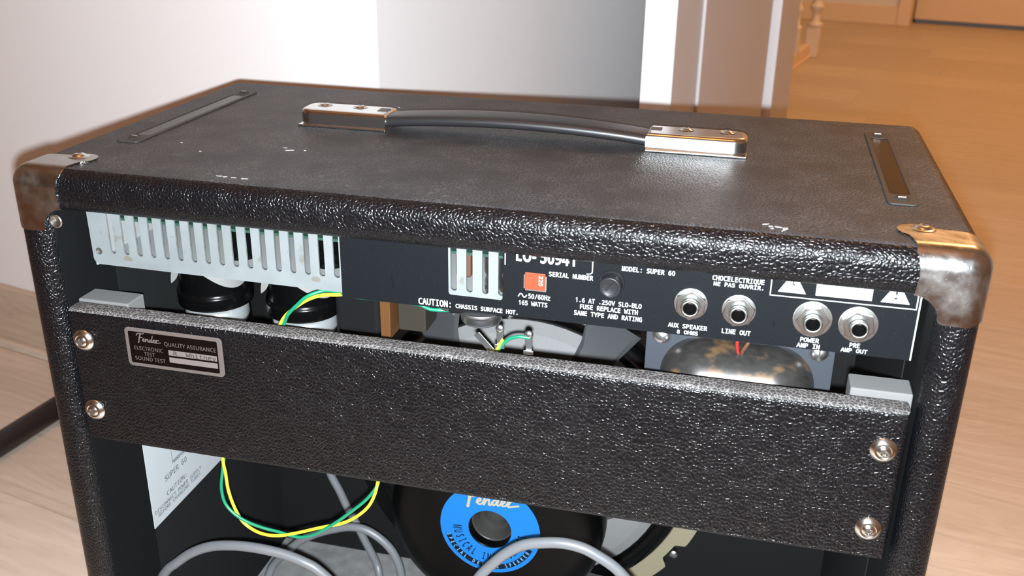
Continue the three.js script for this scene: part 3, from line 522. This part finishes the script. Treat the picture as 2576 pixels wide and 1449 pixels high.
// transistor can under the chassis
{
  const t = part('transistor_can', AMP, 'shiny domed metal transistor can hanging under the face plate');
  const fl = new THREE.Shape(); fl.absarc(0, 0, 0.0140, 0.55, Math.PI - 0.55); fl.lineTo(-0.0225, 0.004); fl.absarc(-0.0215, 0, 0.0042, Math.PI / 2, Math.PI * 1.5); fl.absarc(0, 0, 0.0140, Math.PI + 0.55, 2 * Math.PI - 0.55); fl.absarc(0.0215, 0, 0.0042, -Math.PI / 2, Math.PI / 2);
  const pos = (g) => g.rotateY(0.10).translate(0.0075, 0, -0.0400);
  add('flange', up(pos(strip(creased(extrude(fl, 0.0018, 0.0004, 2, 16), 0.6)).rotateX(Math.PI / 2).translate(0, -0.0716, 0))), M.steel, t);
  add('socket', up(pos(box(0.034, 0.0054, 0.020, 0, -0.0692, 0, 0.001))), M.darkCoil, t);
  add('dome', up(pos(lathe([[0, -0.0812], [0.004, -0.0811], [0.0085, -0.0805], [0.0108, -0.0793], [0.0116, -0.0778], [0.0117, -0.0750], [0.0122, -0.0738], [0.0123, -0.0732]].reverse(), 40))), M.steel, t);
  for (const s of [-1, 1]) add('flange_screw', up(pos(lathe([[0, -0.0768], [0.0014, -0.0768], [0.0014, -0.0752], [0.0030, -0.0750], [0.0032, -0.0734], [0, -0.0732]].reverse(), 20).translate(s * 0.0160, 0, 0))), M.steel, t);
}
// choke between tubes and can
{
  const t = part('choke', AMP, 'dark coil with an amber paper side behind the face plate');
  add('coil', up(box(0.0300, 0.042, 0.030, -0.0780, -0.088, -0.078, 0.004)), M.darkCoil, t);
  add('paper_wrap', up(box(0.0065, 0.040, 0.026, -0.0592, -0.0895, -0.0745, 0.0006)), M.amber, t);
  add('lamination_stack', up(box(0.0180, 0.036, 0.022, -0.0455, -0.089, -0.082, 0.001)), M.lamination, t);
}
// output transformer with a rusty bell
{
  const t = part('transformer', AMP, 'transformer with a rusty rounded bell cover under the jack sockets');
  add('mounting_flange', up(strip(creased(extrude(roundRect(0.0990, -0.150, 0.2018, -0.0700, 0.004), 0.0018, 0.0004, 2, 8).translate(0, 0, -0.0608), 0.6))), M.flange, t);
  add('lamination_stack', up(box(0.092, 0.078, 0.024, 0.1503, -0.111, -0.0735)), M.darkCoil, t);
  const bell = new RoundedBoxGeometry(0.0850, 0.068, 0.054, 8, 0.0240).translate(0.1506, -0.1170, -0.0600);
  add('bell_cover', up(boardUV(bell, 0)), M.rust, t, 'rusty bell cover with a bright worn edge');
  for (const x of [0.1077, 0.1932]) add('transformer_screw', up(mergeMats([latheZ([[0.0056, 0], [0.0056, 0.0006], [0.0050, 0.0012], [0.0049, 0.0022], [0.0036, 0.0038], [0.0014, 0.0044], [0, 0.0045]], x, -0.0845, -0.0598, 28), box(0.0062, 0.0009, 0.0012, 0, 0, 0).rotateZ(x < 0.15 ? -0.8 : 1.55).translate(x, -0.0845, -0.0559)])), [M.steel, M.galvEdge], t);
  add('lead_wire', up(tube([[0.1500, -0.069, -0.046], [0.1492, -0.076, -0.044], [0.1500, -0.083, -0.046], [0.1520, -0.090, -0.052]], 0.0011, 24, 8)), M.red, t, 'red lead wire');
  add('lead_wire', up(tube([[0.1580, -0.069, -0.048], [0.1550, -0.077, -0.045], [0.1525, -0.083, -0.046], [0.1530, -0.090, -0.052]], 0.0012, 24, 8)), M.brown, t, 'brown lead wire');
}
// loudspeaker seen from behind
{
  const sp = part('loudspeaker', AMP, 'black loudspeaker with a blue ring label, partly hidden below the back panel');
  const L = (pts, seg = 64) => latheZ(pts.map(([r, z]) => [r, z]), SP.x, SP.y, 0, seg);
  add('magnet_cover', up(L([[SP.ri, -0.152], [SP.ri, -0.1225], [0.0164, -0.1203], [0.060, -0.1203], [0.069, -0.1215], [0.0765, -0.126], [0.0800, -0.134], [0.0806, -0.150], [0.0790, -0.160], [0.060, -0.166]], 72)), M.cover, sp);
  add('vent_bore', up(L([[0.0155, -0.128], [0.0140, -0.1285], [0.0136, -0.133], [0.0120, -0.134], [0.0112, -0.140], [0.0085, -0.1405], [0.0080, -0.152], [0, -0.152]], 48)), dull(0.5, { color: lin(0.028, 0.027, 0.025), roughness: 0.38 }), sp);
  const ringG = (() => { const g = strip(creased(latheZ([[0.0160, 0], [0.0160, 0.0004], [SP.ro, 0.0004], [SP.ro, 0]], 0, 0, 0, 72), 0.6)), p = g.attributes.position, uv = g.attributes.uv; for (let i = 0; i < p.count; i++) uv.setXY(i, 0.5 + p.getX(i) / SP.ro / 2, 0.5 + p.getY(i) / SP.ro / 2); return g.translate(SP.x, SP.y, -0.1202); })();
  add('ring_label', up(ringG), speakerPrint, sp, 'blue ring label with script name');
  add('cone', up(L([[0.034, -0.186], [0.050, -0.192], [0.080, -0.206], [0.110, -0.222], [0.119, -0.227]], 72)), M.cone, sp, 'grey paper cone');
  add('surround', up(L([[0.117, -0.230], [0.119, -0.2265], [0.1225, -0.2235], [0.128, -0.2225], [0.1335, -0.2245], [0.136, -0.229], [0.136, -0.2320]], 72)), M.gloss, sp);
  const rim = new THREE.Shape(), NB = 8;              // notched mounting rim
  for (let i = 0; i < 240; i++) { const a = i / 240 * 2 * Math.PI, w = Math.abs(((a * 180 / Math.PI + 33) % 45 + 45) % 45 - 22.5), r = 0.1545 - 0.0075 * smooth(17.2, 19.4, w); rim[i ? 'lineTo' : 'moveTo'](Math.cos(a) * r, Math.sin(a) * r); }
  rim.holes.push(circleHole(0, 0, 0.1345, 96));
  add('mounting_rim', up(extrude(rim, 0.0030, 0, 1, 64).translate(SP.x, SP.y, -0.2375)), M.gloss, sp);
  const seg = new THREE.Shape(), A0 = -74, A1 = -4;
  for (let i = 0; i <= 90; i++) { const d = lerp(A0, A1, i / 90), w = Math.abs(((d + 33) % 45 + 45) % 45 - 22.5), r = 0.1543 - 0.0075 * smooth(17.2, 19.4, w), a = d * Math.PI / 180; seg[i ? 'lineTo' : 'moveTo'](Math.cos(a) * r, Math.sin(a) * r); }
  seg.absarc(0, 0, 0.1370, A1 * Math.PI / 180, A0 * Math.PI / 180, true); seg.closePath();
  add('gasket_segment', up(extrude(seg, 0.0008, 0, 1, 40).translate(SP.x, SP.y, -0.2345)), M.gasket, sp, 'beige cardboard gasket segment on the lower rim');
  for (let i = 0; i < NB; i++) { const a = (-33 + i * 45) * Math.PI / 180; add('rim_bolt', up(latheZ([[0.0040, -0.2405], [0.0040, -0.2355], [0.0030, -0.2335], [0, -0.2330]], SP.x + Math.cos(a) * 0.1515, SP.y + Math.sin(a) * 0.1515, 0, 16)), M.jackMetal, sp); }
  for (let i = 0; i < 6; i++) {                        // basket arms
    const a = (i * 60 + 1) * Math.PI / 180, bar = [];
    const prof = [[0.060, -0.166, 0.040], [0.080, -0.174, 0.030], [0.100, -0.190, 0.026], [0.122, -0.210, 0.030], [0.141, -0.231, 0.046]];
    const P = [], I = [];
    prof.forEach(([r, z, w], k) => { for (const [t, zz] of [[-1, 0], [1, 0], [0.8, 0.0035], [-0.8, 0.0035]]) { const x = r, y = t * w / 2; P.push(SP.x + Math.cos(a) * x - Math.sin(a) * y, SP.y + Math.sin(a) * x + Math.cos(a) * y, z + zz); } if (k) for (let m = 0; m < 4; m++) { const A = (k - 1) * 4 + m, B = (k - 1) * 4 + (m + 1) % 4; I.push(A, B, A + 4, B, B + 4, A + 4); } });
    const g = new THREE.BufferGeometry(); g.setAttribute('position', new THREE.Float32BufferAttribute(P, 3)); g.setIndex(I); g.computeVertexNormals();
    add('basket_arm', up(creased(g, 0.6)), M.basket, sp);
  }
  // terminal strip on the upper basket, with its solder lugs
  add('terminal_strip', up(box(0.044, 0.020, 0.0020, 0.017, -0.1245, -0.0715, 0.0004)), M.darkCoil, sp);
  add('solder_lug', up(box(0.0042, 0.016, 0.0010, 0, 0, 0, 0.0004).rotateZ(0.75).translate(0.0015, -0.1085, -0.0700)), M.steel, sp);
  for (const [x, y] of [[0.0108, -0.1030], [0.0286, -0.1048]]) add('solder_lug', up(merge([box(0.0040, 0.014, 0.0010, x, y, -0.0700, 0.0004), box(0.0062, 0.0026, 0.0012, x, y - 0.006, -0.0690, 0.0004), latheZ([[0.0026, 0], [0.0026, 0.0014], [0.0012, 0.0020], [0, 0.0020]], x, y + 0.0058, -0.0698, 16)])), M.steel, sp);
}

// ------------------------------------------------------------------ power tubes: each can be pulled out of its socket
function powerTube(label) {
  const t = thing('power_tube', label, 'tube', 'vacuum tubes hanging under the chassis');
  add('base', lathe([[0, -0.0668], [0.0218, -0.0668], [0.0222, -0.0690], [0.0222, -0.0905], [0.0226, -0.0922], [0.0234, -0.0928], [0.0238, -0.0942], [0.0238, -0.1000], [0.0232, -0.1014], [0.0180, -0.1020], [0, -0.1020]].map(([r, y]) => [r, y + H]).reverse(), 48), M.gloss, t, 'black tube base with a raised ring');
  add('glass', lathe([[0.0165, -0.1020], [0.0206, -0.1045], [0.0212, -0.1120], [0.0210, -0.155], [0.0195, -0.168], [0.0120, -0.178], [0, -0.181]].map(([r, y]) => [r, y + H]).reverse(), 40), M.glass, t);
  add('getter', lathe([[0.0, -0.1030], [0.0160, -0.1032], [0.0196, -0.1050], [0.0203, -0.1110], [0.0190, -0.1150], [0, -0.1155]].map(([r, y]) => [r, y + H]).reverse(), 36), M.getter, t);
  add('plate', lathe([[0.0, -0.117], [0.0120, -0.118], [0.0120, -0.160], [0.0, -0.162]].map(([r, y]) => [r, y + H]).reverse(), 24), M.darkCoil, t);
  // spring clip: a bent pale strip around the front of the base and a small leaf at the side
  const P = [], I = [], N = 30;
  for (let i = 0; i <= N; i++) { const a = lerp(1.6, -0.45, i / N), r = 0.0240, y = lerp(-0.0700, -0.0838, Math.sin(Math.PI * clamp(i / N) ** 1.25)), w = 0.0056 * Math.sin(Math.PI * clamp(0.10 + i / N * 0.86)) + 0.0008; for (const [k, rr] of [[1, r], [-1, r], [-1, r - 0.0006], [1, r - 0.0006]]) P.push(Math.cos(a) * rr, y + k * w / 2 + H, Math.sin(a) * rr); if (i) for (let m = 0; m < 4; m++) { const A = (i - 1) * 4 + m, B = (i - 1) * 4 + (m + 1) % 4; I.push(A, B, A + 4, B, B + 4, A + 4); } }
  const g = new THREE.BufferGeometry(); g.setAttribute('position', new THREE.Float32BufferAttribute(P, 3)); g.setIndex(I); g.computeVertexNormals();
  add('spring_clip', creased(g, 0.6), M.clip, t, 'pale curved spring clip');
  const leaf = new THREE.Shape(); leaf.moveTo(-0.0020, 0.0060); leaf.lineTo(0.0026, 0.0060); leaf.quadraticCurveTo(0.0022, 0.0000, -0.0036, -0.0040); leaf.quadraticCurveTo(-0.0038, 0.0000, -0.0020, 0.0060);
  add('clip_leaf', extrude(leaf, 0.0006).translate(-0.0168, -0.0825 + H, 0.0164), M.clip, t);
  return t;
}
const tubeA = powerTube('black based vacuum tube hanging under the slotted vent next to the grey batten end');
tubeA.position.set(-0.1795, 0, -0.0740);
const tubeB = tubeA.clone(); tubeB.name = numbered('power_tube'); tubeB.userData = { ...tubeA.userData, label: 'black based vacuum tube hanging right behind the twisted green and yellow wires' };
tubeB.position.set(-0.1178, 0, -0.0740); scene.add(tubeB);

// ------------------------------------------------------------------ wires and cord
{
  const w = thing('speaker_wire', 'twisted pair of thin green and yellow wires looping below the black back panel', 'wire');
  const lift = (a) => a.map(([x, y, z]) => [x, y + H, z]);
  const topY = [[-0.0080, -0.0722, -0.0420], [-0.0159, -0.0712, -0.0370], [-0.0230, -0.0705, -0.0350], [-0.0500, -0.0700, -0.0345], [-0.0691, -0.0690, -0.0330], [-0.0762, -0.0698, -0.0315], [-0.0848, -0.0708, -0.0312], [-0.0936, -0.0745, -0.0320], [-0.1018, -0.0800, -0.0325], [-0.1090, -0.0862, -0.0325], [-0.1125, -0.0908, -0.0322], [-0.1300, -0.130, -0.0310], [-0.1560, -0.170, -0.0310]];
  const topG = [[-0.0090, -0.0735, -0.0360], [-0.0159, -0.0733, -0.0340], [-0.0209, -0.0723, -0.0320], [-0.0258, -0.0700, -0.0310], [-0.0500, -0.0695, -0.0310], [-0.0625, -0.0700, -0.0318], [-0.0691, -0.0690, -0.0305], [-0.0775, -0.0692, -0.0340], [-0.0848, -0.0692, -0.0340], [-0.0942, -0.0722, -0.0300], [-0.1008, -0.0782, -0.0300], [-0.1070, -0.0850, -0.0302], [-0.1105, -0.0910, -0.0318], [-0.1290, -0.132, -0.0330], [-0.1570, -0.172, -0.0335]];
  const Y = [[-0.1613, -0.1940], [-0.1606, -0.2047], [-0.1600, -0.2180], [-0.1570, -0.2333], [-0.1531, -0.2413], [-0.1463, -0.2459], [-0.1385, -0.2477], [-0.1278, -0.2468], [-0.1151, -0.2425], [-0.0984, -0.2354], [-0.0821, -0.2288], [-0.0724, -0.2221], [-0.0638, -0.2129], [-0.0591, -0.2038], [-0.0563, -0.1938]];
  const G = [[-0.1620, -0.1944], [-0.1642, -0.2046], [-0.1660, -0.2176], [-0.1638, -0.2280], [-0.1578, -0.2349], [-0.1490, -0.2398], [-0.1380, -0.2429], [-0.1283, -0.2443], [-0.1153, -0.2459], [-0.1040, -0.2423], [-0.0939, -0.2353], [-0.0852, -0.2280], [-0.0760, -0.2192], [-0.0661, -0.2091], [-0.0609, -0.2020], [-0.0569, -0.1945]];
  const zY = [1, 1, 0.8, -0.5, -1, -0.6, 0.2, 1, 0.9, 0, -0.8, -0.6, 0.2, 0.8, 1], zG = [-1, -1, -0.6, 0.4, 1, 0.8, 0, -1, -0.9, 0, 0.9, 0.9, 0.2, -0.3, -0.8, -1];
  add('yellow_wire', tube(lift([...topY, ...Y.map(([x, y], i) => [x, y + 0.00056 * zY[i], -0.032 + 0.00115 * zY[i]]), [-0.054, -0.178, -0.034], [-0.040, -0.140, -0.042], [-0.004, -0.120, -0.058], [0.0095, -0.1105, -0.0668], [0.0128, -0.1040, -0.0684]]), 0.00108, 420, 10), M.yellow, w);
  add('green_wire', tube(lift([...topG, ...G.map(([x, y], i) => [x, y + 0.00056 * zG[i], -0.032 + 0.00115 * zG[i]]), [-0.055, -0.178, -0.035], [-0.041, -0.142, -0.044], [-0.002, -0.124, -0.058], [0.0090, -0.1130, -0.0668], [0.0135, -0.1062, -0.0680], [0.0180, -0.1022, -0.0680], [0.0230, -0.1006, -0.0680], [0.0290, -0.1012, -0.0690]]), 0.00108, 420, 10), M.green, w);
  const c = thing('coiled_cable', 'grey mains cable coiled loosely inside the open bottom of the amplifier', 'cable');
  const c3 = [[-0.1710, -0.2980, -0.199], [-0.1673, -0.3140, -0.2000], [-0.1606, -0.3284, -0.2000], [-0.1547, -0.3432, -0.2000], [-0.1479, -0.3571, -0.2000], [-0.1403, -0.3747, -0.2000], [-0.1342, -0.3880, -0.2000], [-0.1290, -0.4000, -0.1990]];
  const c4 = [[-0.0950, -0.3850, -0.1640], [-0.0945, -0.3791, -0.1650], [-0.0964, -0.3655, -0.1650], [-0.1023, -0.3520, -0.1650], [-0.1122, -0.3421, -0.1650], [-0.1239, -0.3362, -0.1650], [-0.1358, -0.3358, -0.1650], [-0.1522, -0.3411, -0.1650], [-0.1691, -0.3493, -0.1650], [-0.1838, -0.3595, -0.1650], [-0.1975, -0.3744, -0.1650], [-0.2108, -0.3914, -0.1650]];
  const c1 = [[-0.2285, -0.3125, -0.0420], [-0.2204, -0.2990, -0.0400], [-0.2133, -0.2923, -0.0395], [-0.2002, -0.2810, -0.0395], [-0.1840, -0.2719, -0.0390], [-0.1647, -0.2665, -0.0380], [-0.1462, -0.2653, -0.0380], [-0.1281, -0.2675, -0.0390], [-0.1140, -0.2712, -0.0390], [-0.1070, -0.2747, -0.0395], [-0.0930, -0.290, -0.041]];
  const c2 = [[-0.004, -0.285, -0.036], [0.0081, -0.2521, -0.0300], [0.0164, -0.2404, -0.0300], [0.0259, -0.2295, -0.0300], [0.0365, -0.2214, -0.0300], [0.0488, -0.2172, -0.0300], [0.0611, -0.2152, -0.0300], [0.0733, -0.2165, -0.0300], [0.0826, -0.2205, -0.0300], [0.0919, -0.2260, -0.0300], [0.0995, -0.2333, -0.0300], [0.118, -0.262, -0.034]];
  const path = [[-0.178, -0.200, -0.130], [-0.176, -0.262, -0.185], ...c3, [-0.120, -0.412, -0.185], [-0.100, -0.4155, -0.160], [-0.092, -0.408, -0.160], ...c4, [-0.215, -0.410, -0.155], [-0.205, -0.4155, -0.110], [-0.222, -0.400, -0.070], [-0.2325, -0.355, -0.050], ...c1, [-0.070, -0.350, -0.050], [-0.045, -0.4125, -0.060], [-0.020, -0.405, -0.050], [-0.012, -0.340, -0.042], ...c2, [0.140, -0.330, -0.045], [0.160, -0.405, -0.060], [0.150, -0.4155, -0.110], [0.100, -0.4155, -0.120]];
  add('cable_jacket', tube(lift(path), 0.0034, 900, 14), M.cord, c);
  add('plug', merge([box(0.030, 0.016, 0.022, 0.082, -0.4115, -0.120, 0.004), box(0.016, 0.0015, 0.006, 0.060, -0.4115, -0.126), box(0.016, 0.0015, 0.006, 0.060, -0.4115, -0.114)]).translate(0, H, 0), M.cord, c);
}

// ------------------------------------------------------------------ the house (room frame)
function place(o) { o.position.copy(O); o.rotation.y = TURN; return o; }
function struct(name, geo, mat) { const m = new THREE.Mesh(geo, mat); m.name = name; m.castShadow = m.receiveShadow = true; m.userData.kind = 'structure'; scene.add(place(m)); return m; }
function structGroup(name) { const g = new THREE.Group(); g.name = name; g.userData.kind = 'structure'; scene.add(place(g)); return g; }
const rb = (u0, u1, y0, y1, s0, s1, r = 0) => box(u1 - u0, y1 - y0, s1 - s0, (u0 + u1) / 2, (y0 + y1) / 2, -(s0 + s1) / 2, r);
const UL = -2.3, UR = 2.2, SB = -2.6, SH = 4.3, YC = 2.5;

{ // floor of long planks along u
  const fl = structGroup('floor');
  add('subfloor', rb(UL, UR, -0.10, -0.0085, SB, SH), std({ color: lin(0.05, 0.035, 0.025), roughness: 0.9 }), fl);
  const W = 0.19, LEN = 1.285, mats = plankTexs.map((t) => std({ map: t, roughness: 0.42, bumpMap: t, bumpScale: 0.00005 }));
  const geos = {};
  const pg = (len, v) => { const k = len.toFixed(3) + v; if (geos[k]) return geos[k]; const g = boxUV(new THREE.BoxGeometry(len - 0.0006, 0.0085, W - 0.0007)), p = g.attributes.position, uv = g.attributes.uv; for (let i = 0; i < p.count; i++) uv.setXY(i, (p.getX(i) + len / 2) / LEN + v * 0.37, (p.getZ(i) / W + 0.5)); return geos[k] = g; };
  const first = Math.floor((SB + 0.2483) / W);
  for (let r = first; r * W - 0.2483 < SH; r++) {
    const s = r * W - 0.2483 + W / 2; if (s - W / 2 < SB || s + W / 2 > SH) continue;
    let u = UL + 0.05 + ((r * 0.437) % 1 + 1) % 1 * 0.6 - 0.6, i = 0;
    while (u < UR) { const a = Math.max(u, UL), b = Math.min(u + LEN, UR); if (b - a > 0.05) { const k = Math.floor(rnd() * 3); const m = add('plank', pg(b - a, Math.floor(rnd() * 2)), mats[k], fl); m.position.set((a + b) / 2, -0.00425, -s); } u += LEN; i++; }
  }
}
struct('ceiling', rb(UL - 0.1, UR + 0.1, YC, YC + 0.1, SB - 0.1, SH + 0.1), M.ceiling);
struct('wall_left', rb(UL, -0.0005, 0, YC, 0, 0.10), M.white);
struct('wall_recess', rb(-0.10, 0, 0, YC, 0.0, 0.90).rotateY(-7 * Math.PI / 180), std({ color: lin(0.60, 0.60, 0.595), roughness: 0.85 }));  // grey in the colour stands for slanting flash light; turned to catch more
struct('wall_side', rb(UL - 0.1, UL, -0.1, YC, SB, SH), M.white);
struct('wall_right', rb(UR, UR + 0.1, -0.1, YC, SB, SH), M.white);
struct('wall_back', rb(UL, UR, -0.1, YC, SB - 0.1, SB), std({ color: lin(0.30, 0.29, 0.275), roughness: 0.9 }));  // unseen wall, greyed in colour so the metals mirror a darker room
struct('wall_doorway', merge([rb(0, 0.186, 0, YC, 0.80, 0.90), rb(0.186, 1.06, 2.06, YC, 0.80, 0.90), rb(1.06, UR, 0, YC, 0.80, 0.90)]), M.white);
struct('wall_hall_end', merge([rb(UL, 0.030, 0, YC, 3.985, 4.10), rb(0.084, 0.0845, 0, YC, 3.985, 4.10), rb(0.0845, UR, 2.1, YC, 3.985, 4.10), rb(0.0845, UR, -0.1, YC, 4.2, SH)]), M.white);
{
  const bb = structGroup('baseboard_left');
  add('board', rb(UL, 0.0, 0, 0.0890, -0.011, 0.0, 0.0025), std({ map: (() => { const t = plankTexs[2].clone(); t.needsUpdate = true; return tile(t, 1.285, 0.19); })(), color: lin(0.95, 0.90, 0.86), roughness: 0.5 }), bb);
  add('shoe_strip', rb(UL, 0.0, 0.0005, 0.0120, -0.0195, -0.0110, 0.002), std({ map: (() => { const t = plankTexs[0].clone(); t.needsUpdate = true; return tile(t, 1.285, 0.19); })(), roughness: 0.5 }), bb);
}
{ // open door leaf seen edge on, with a panel bead
  const d = structGroup('door_1');
  add('door_leaf', rb(0.1571, 0.1945, 0.008, 2.03, 0.3015, 0.770, 0.0008), M.door, d); add('lit_edge', rb(0.1570, 0.1946, 0.008, 2.03, 0.300, 0.3015, 0.0006), M.trim, d, 'door edge coloured whiter for the flash light on it');  // same paint: edge whiter, leaf darker, flash light put into the colours
  add('panel_bead', rb(0.1940, 0.1990, 0.12, 1.90, 0.398, 0.4065, 0.002), M.door, d);
  const h = add('door_handle', merge([rb(0.1945, 0.232, 0.985, 1.005, 0.345, 0.365, 0.006), rb(0.222, 0.236, 0.985, 1.005, 0.345, 0.470, 0.006)]), M.steel, d);
}
{
  const t = structGroup('trim_1');
  const prof = new THREE.Shape(); prof.moveTo(0, 0); prof.lineTo(0.0175, 0); prof.lineTo(0.0175, 0.006); prof.lineTo(0.0145, 0.010); prof.lineTo(0.0125, 0.006); prof.lineTo(0.0100, 0.010); prof.lineTo(0.0080, 0.006); prof.lineTo(0.0050, 0.010); prof.lineTo(0.0020, 0.010); prof.lineTo(0, 0.006); prof.closePath();
  add('fluted_casing', strip(extrude(prof, 2.05)).rotateX(-Math.PI / 2).translate(0.1855, 0, -0.796).applyMatrix4(new THREE.Matrix4()), M.trim, t);
  add('jamb', rb(0.186, 0.2035, 0, 2.06, 0.797, 0.93, 0.001), M.door, t);
  add('jamb', rb(1.042, 1.06, 0, 2.06, 0.797, 0.93, 0.001), M.door, t);
  add('head_jamb', rb(0.186, 1.06, 2.045, 2.06, 0.797, 0.93, 0.001), M.door, t);
}
{ // hall end: baseboard, casing and a sliding door
  const b = structGroup('baseboard_hall'); add('board', rb(UL, 0.030, 0, 0.080, 3.973, 3.985, 0.003), M.hallWood, b);
  const t = structGroup('trim_2'); add('casing', rb(0.030, 0.0845, 0, 2.1, 3.965, 4.10, 0.004), M.hallWood, t);
  const d = structGroup('door_2'); add('door_leaf', rb(0.0845, 1.25, 0.014, 2.09, 4.130, 4.170, 0.004), M.hallWood, d); add('door_leaf', rb(1.25, UR, 0.014, 2.09, 4.085, 4.125, 0.004), M.hallWood, d);
}
{ // stair railing in the hall
  const r = thing('stair_railing', 'turned wooden stair railing standing in the hall behind the open doorway', 'railing'); place(r);
  const turned = (w, h0, y, top) => { const p = [[w * 0.5, h0], [w * 0.62, h0 + 0.004], [w * 0.62, h0 + 0.014], [w * 0.34, h0 + 0.022], [w * 0.30, h0 + 0.050], [w * 0.5, h0 + 0.062], [w * 0.58, h0 + 0.070], [w * 0.5, h0 + 0.078], [w * 0.32, h0 + 0.090], [w * 0.42, h0 + 0.17], [w * 0.5, h0 + 0.26], [w * 0.36, top - 0.16], [w * 0.28, top - 0.10], [w * 0.5, top - 0.09], [w * 0.5, top]]; return lathe(p, 24); };
  add('newel_post', merge([boxUV(new RoundedBoxGeometry(0.046, 0.105, 0.046, 2, 0.003).translate(0, 0.0525, 0)), turned(0.044, 0.105, 0, 0.92)]).translate(-0.134, 0, -2.96), M.railWood, r);
  for (const s of [2.33, 2.52, 2.715]) add('baluster', merge([boxUV(new RoundedBoxGeometry(0.032, 0.075, 0.032, 2, 0.002).translate(0, 0.0825, 0)), turned(0.031, 0.12, 0, 0.88)]).translate(-0.150, 0, -s), M.railWood, r);
  add('base_rail', merge([rb(-0.165, -0.137, 0.0, 0.046, 0.95, 2.94, 0.003), rb(-0.137, -0.130, 0.0, 0.008, 0.95, 2.94, 0.002)]), M.hallWood, r);
  add('handrail', rb(-0.168, -0.120, 0.88, 0.92, 0.95, 3.00, 0.012), M.railWood, r);
}
{ // leg of a black stand lying out over the floor, left of the amplifier
  const a = V3(-0.6165, 0.0135, -0.2455 - 0.03), dir = V3(-0.0089 * -1, 0, -0.0907).normalize();
  const t = thing('floor_stand', 'round black tube leg of a floor stand on the pale planks beside the amplifier', 'stand');
  const len = 0.55, g = new THREE.CylinderGeometry(0.0130, 0.0130, len, 28).rotateX(Math.PI / 2);
  const at = V3(-0.6185, 0.0142, -0.395), ang = Math.atan2(0.0089, -0.0907);
  add('leg_tube', g.clone().rotateY(ang), M.tubeLeg, t);
  for (const s of [-1, 1]) add('rubber_cap', lathe([[0, -0.016], [0.0125, -0.016], [0.0140, -0.013], [0.0142, 0.014], [0.0130, 0.016], [0, 0.016]], 28).rotateX(Math.PI / 2).translate(0, 0, s * (len / 2 - 0.006)).rotateY(ang), M.rubber, t);
  t.position.copy(at);
}
// warm ceiling lamps of the room and the hall
for (const [i, [u, y, s, col, cd]] of LAMPS.entries()) {
  const t = thing('ceiling_lamp', i ? 'warm globe lamp hanging from the hall ceiling' : 'warm globe lamp hanging from the ceiling of the room', 'lamp');
  t.position.copy(roomPoint(u, y, s));
  add('globe', new THREE.SphereGeometry(0.09, 32, 20), std({ color: lin(0.9, 0.85, 0.75), emissive: lin(...col), emissiveIntensity: 3, roughness: 0.4 }), t);
  add('stem', new THREE.CylinderGeometry(0.008, 0.008, YC - y - 0.09, 12).translate(0, (YC - y + 0.09) / 2, 0), M.steel, t);
  const l = new THREE.PointLight(lin(...col), cd, 0, 2); l.castShadow = true; l.shadow.radius = 4.5; t.add(l);
}
renderer.render(scene, camera);
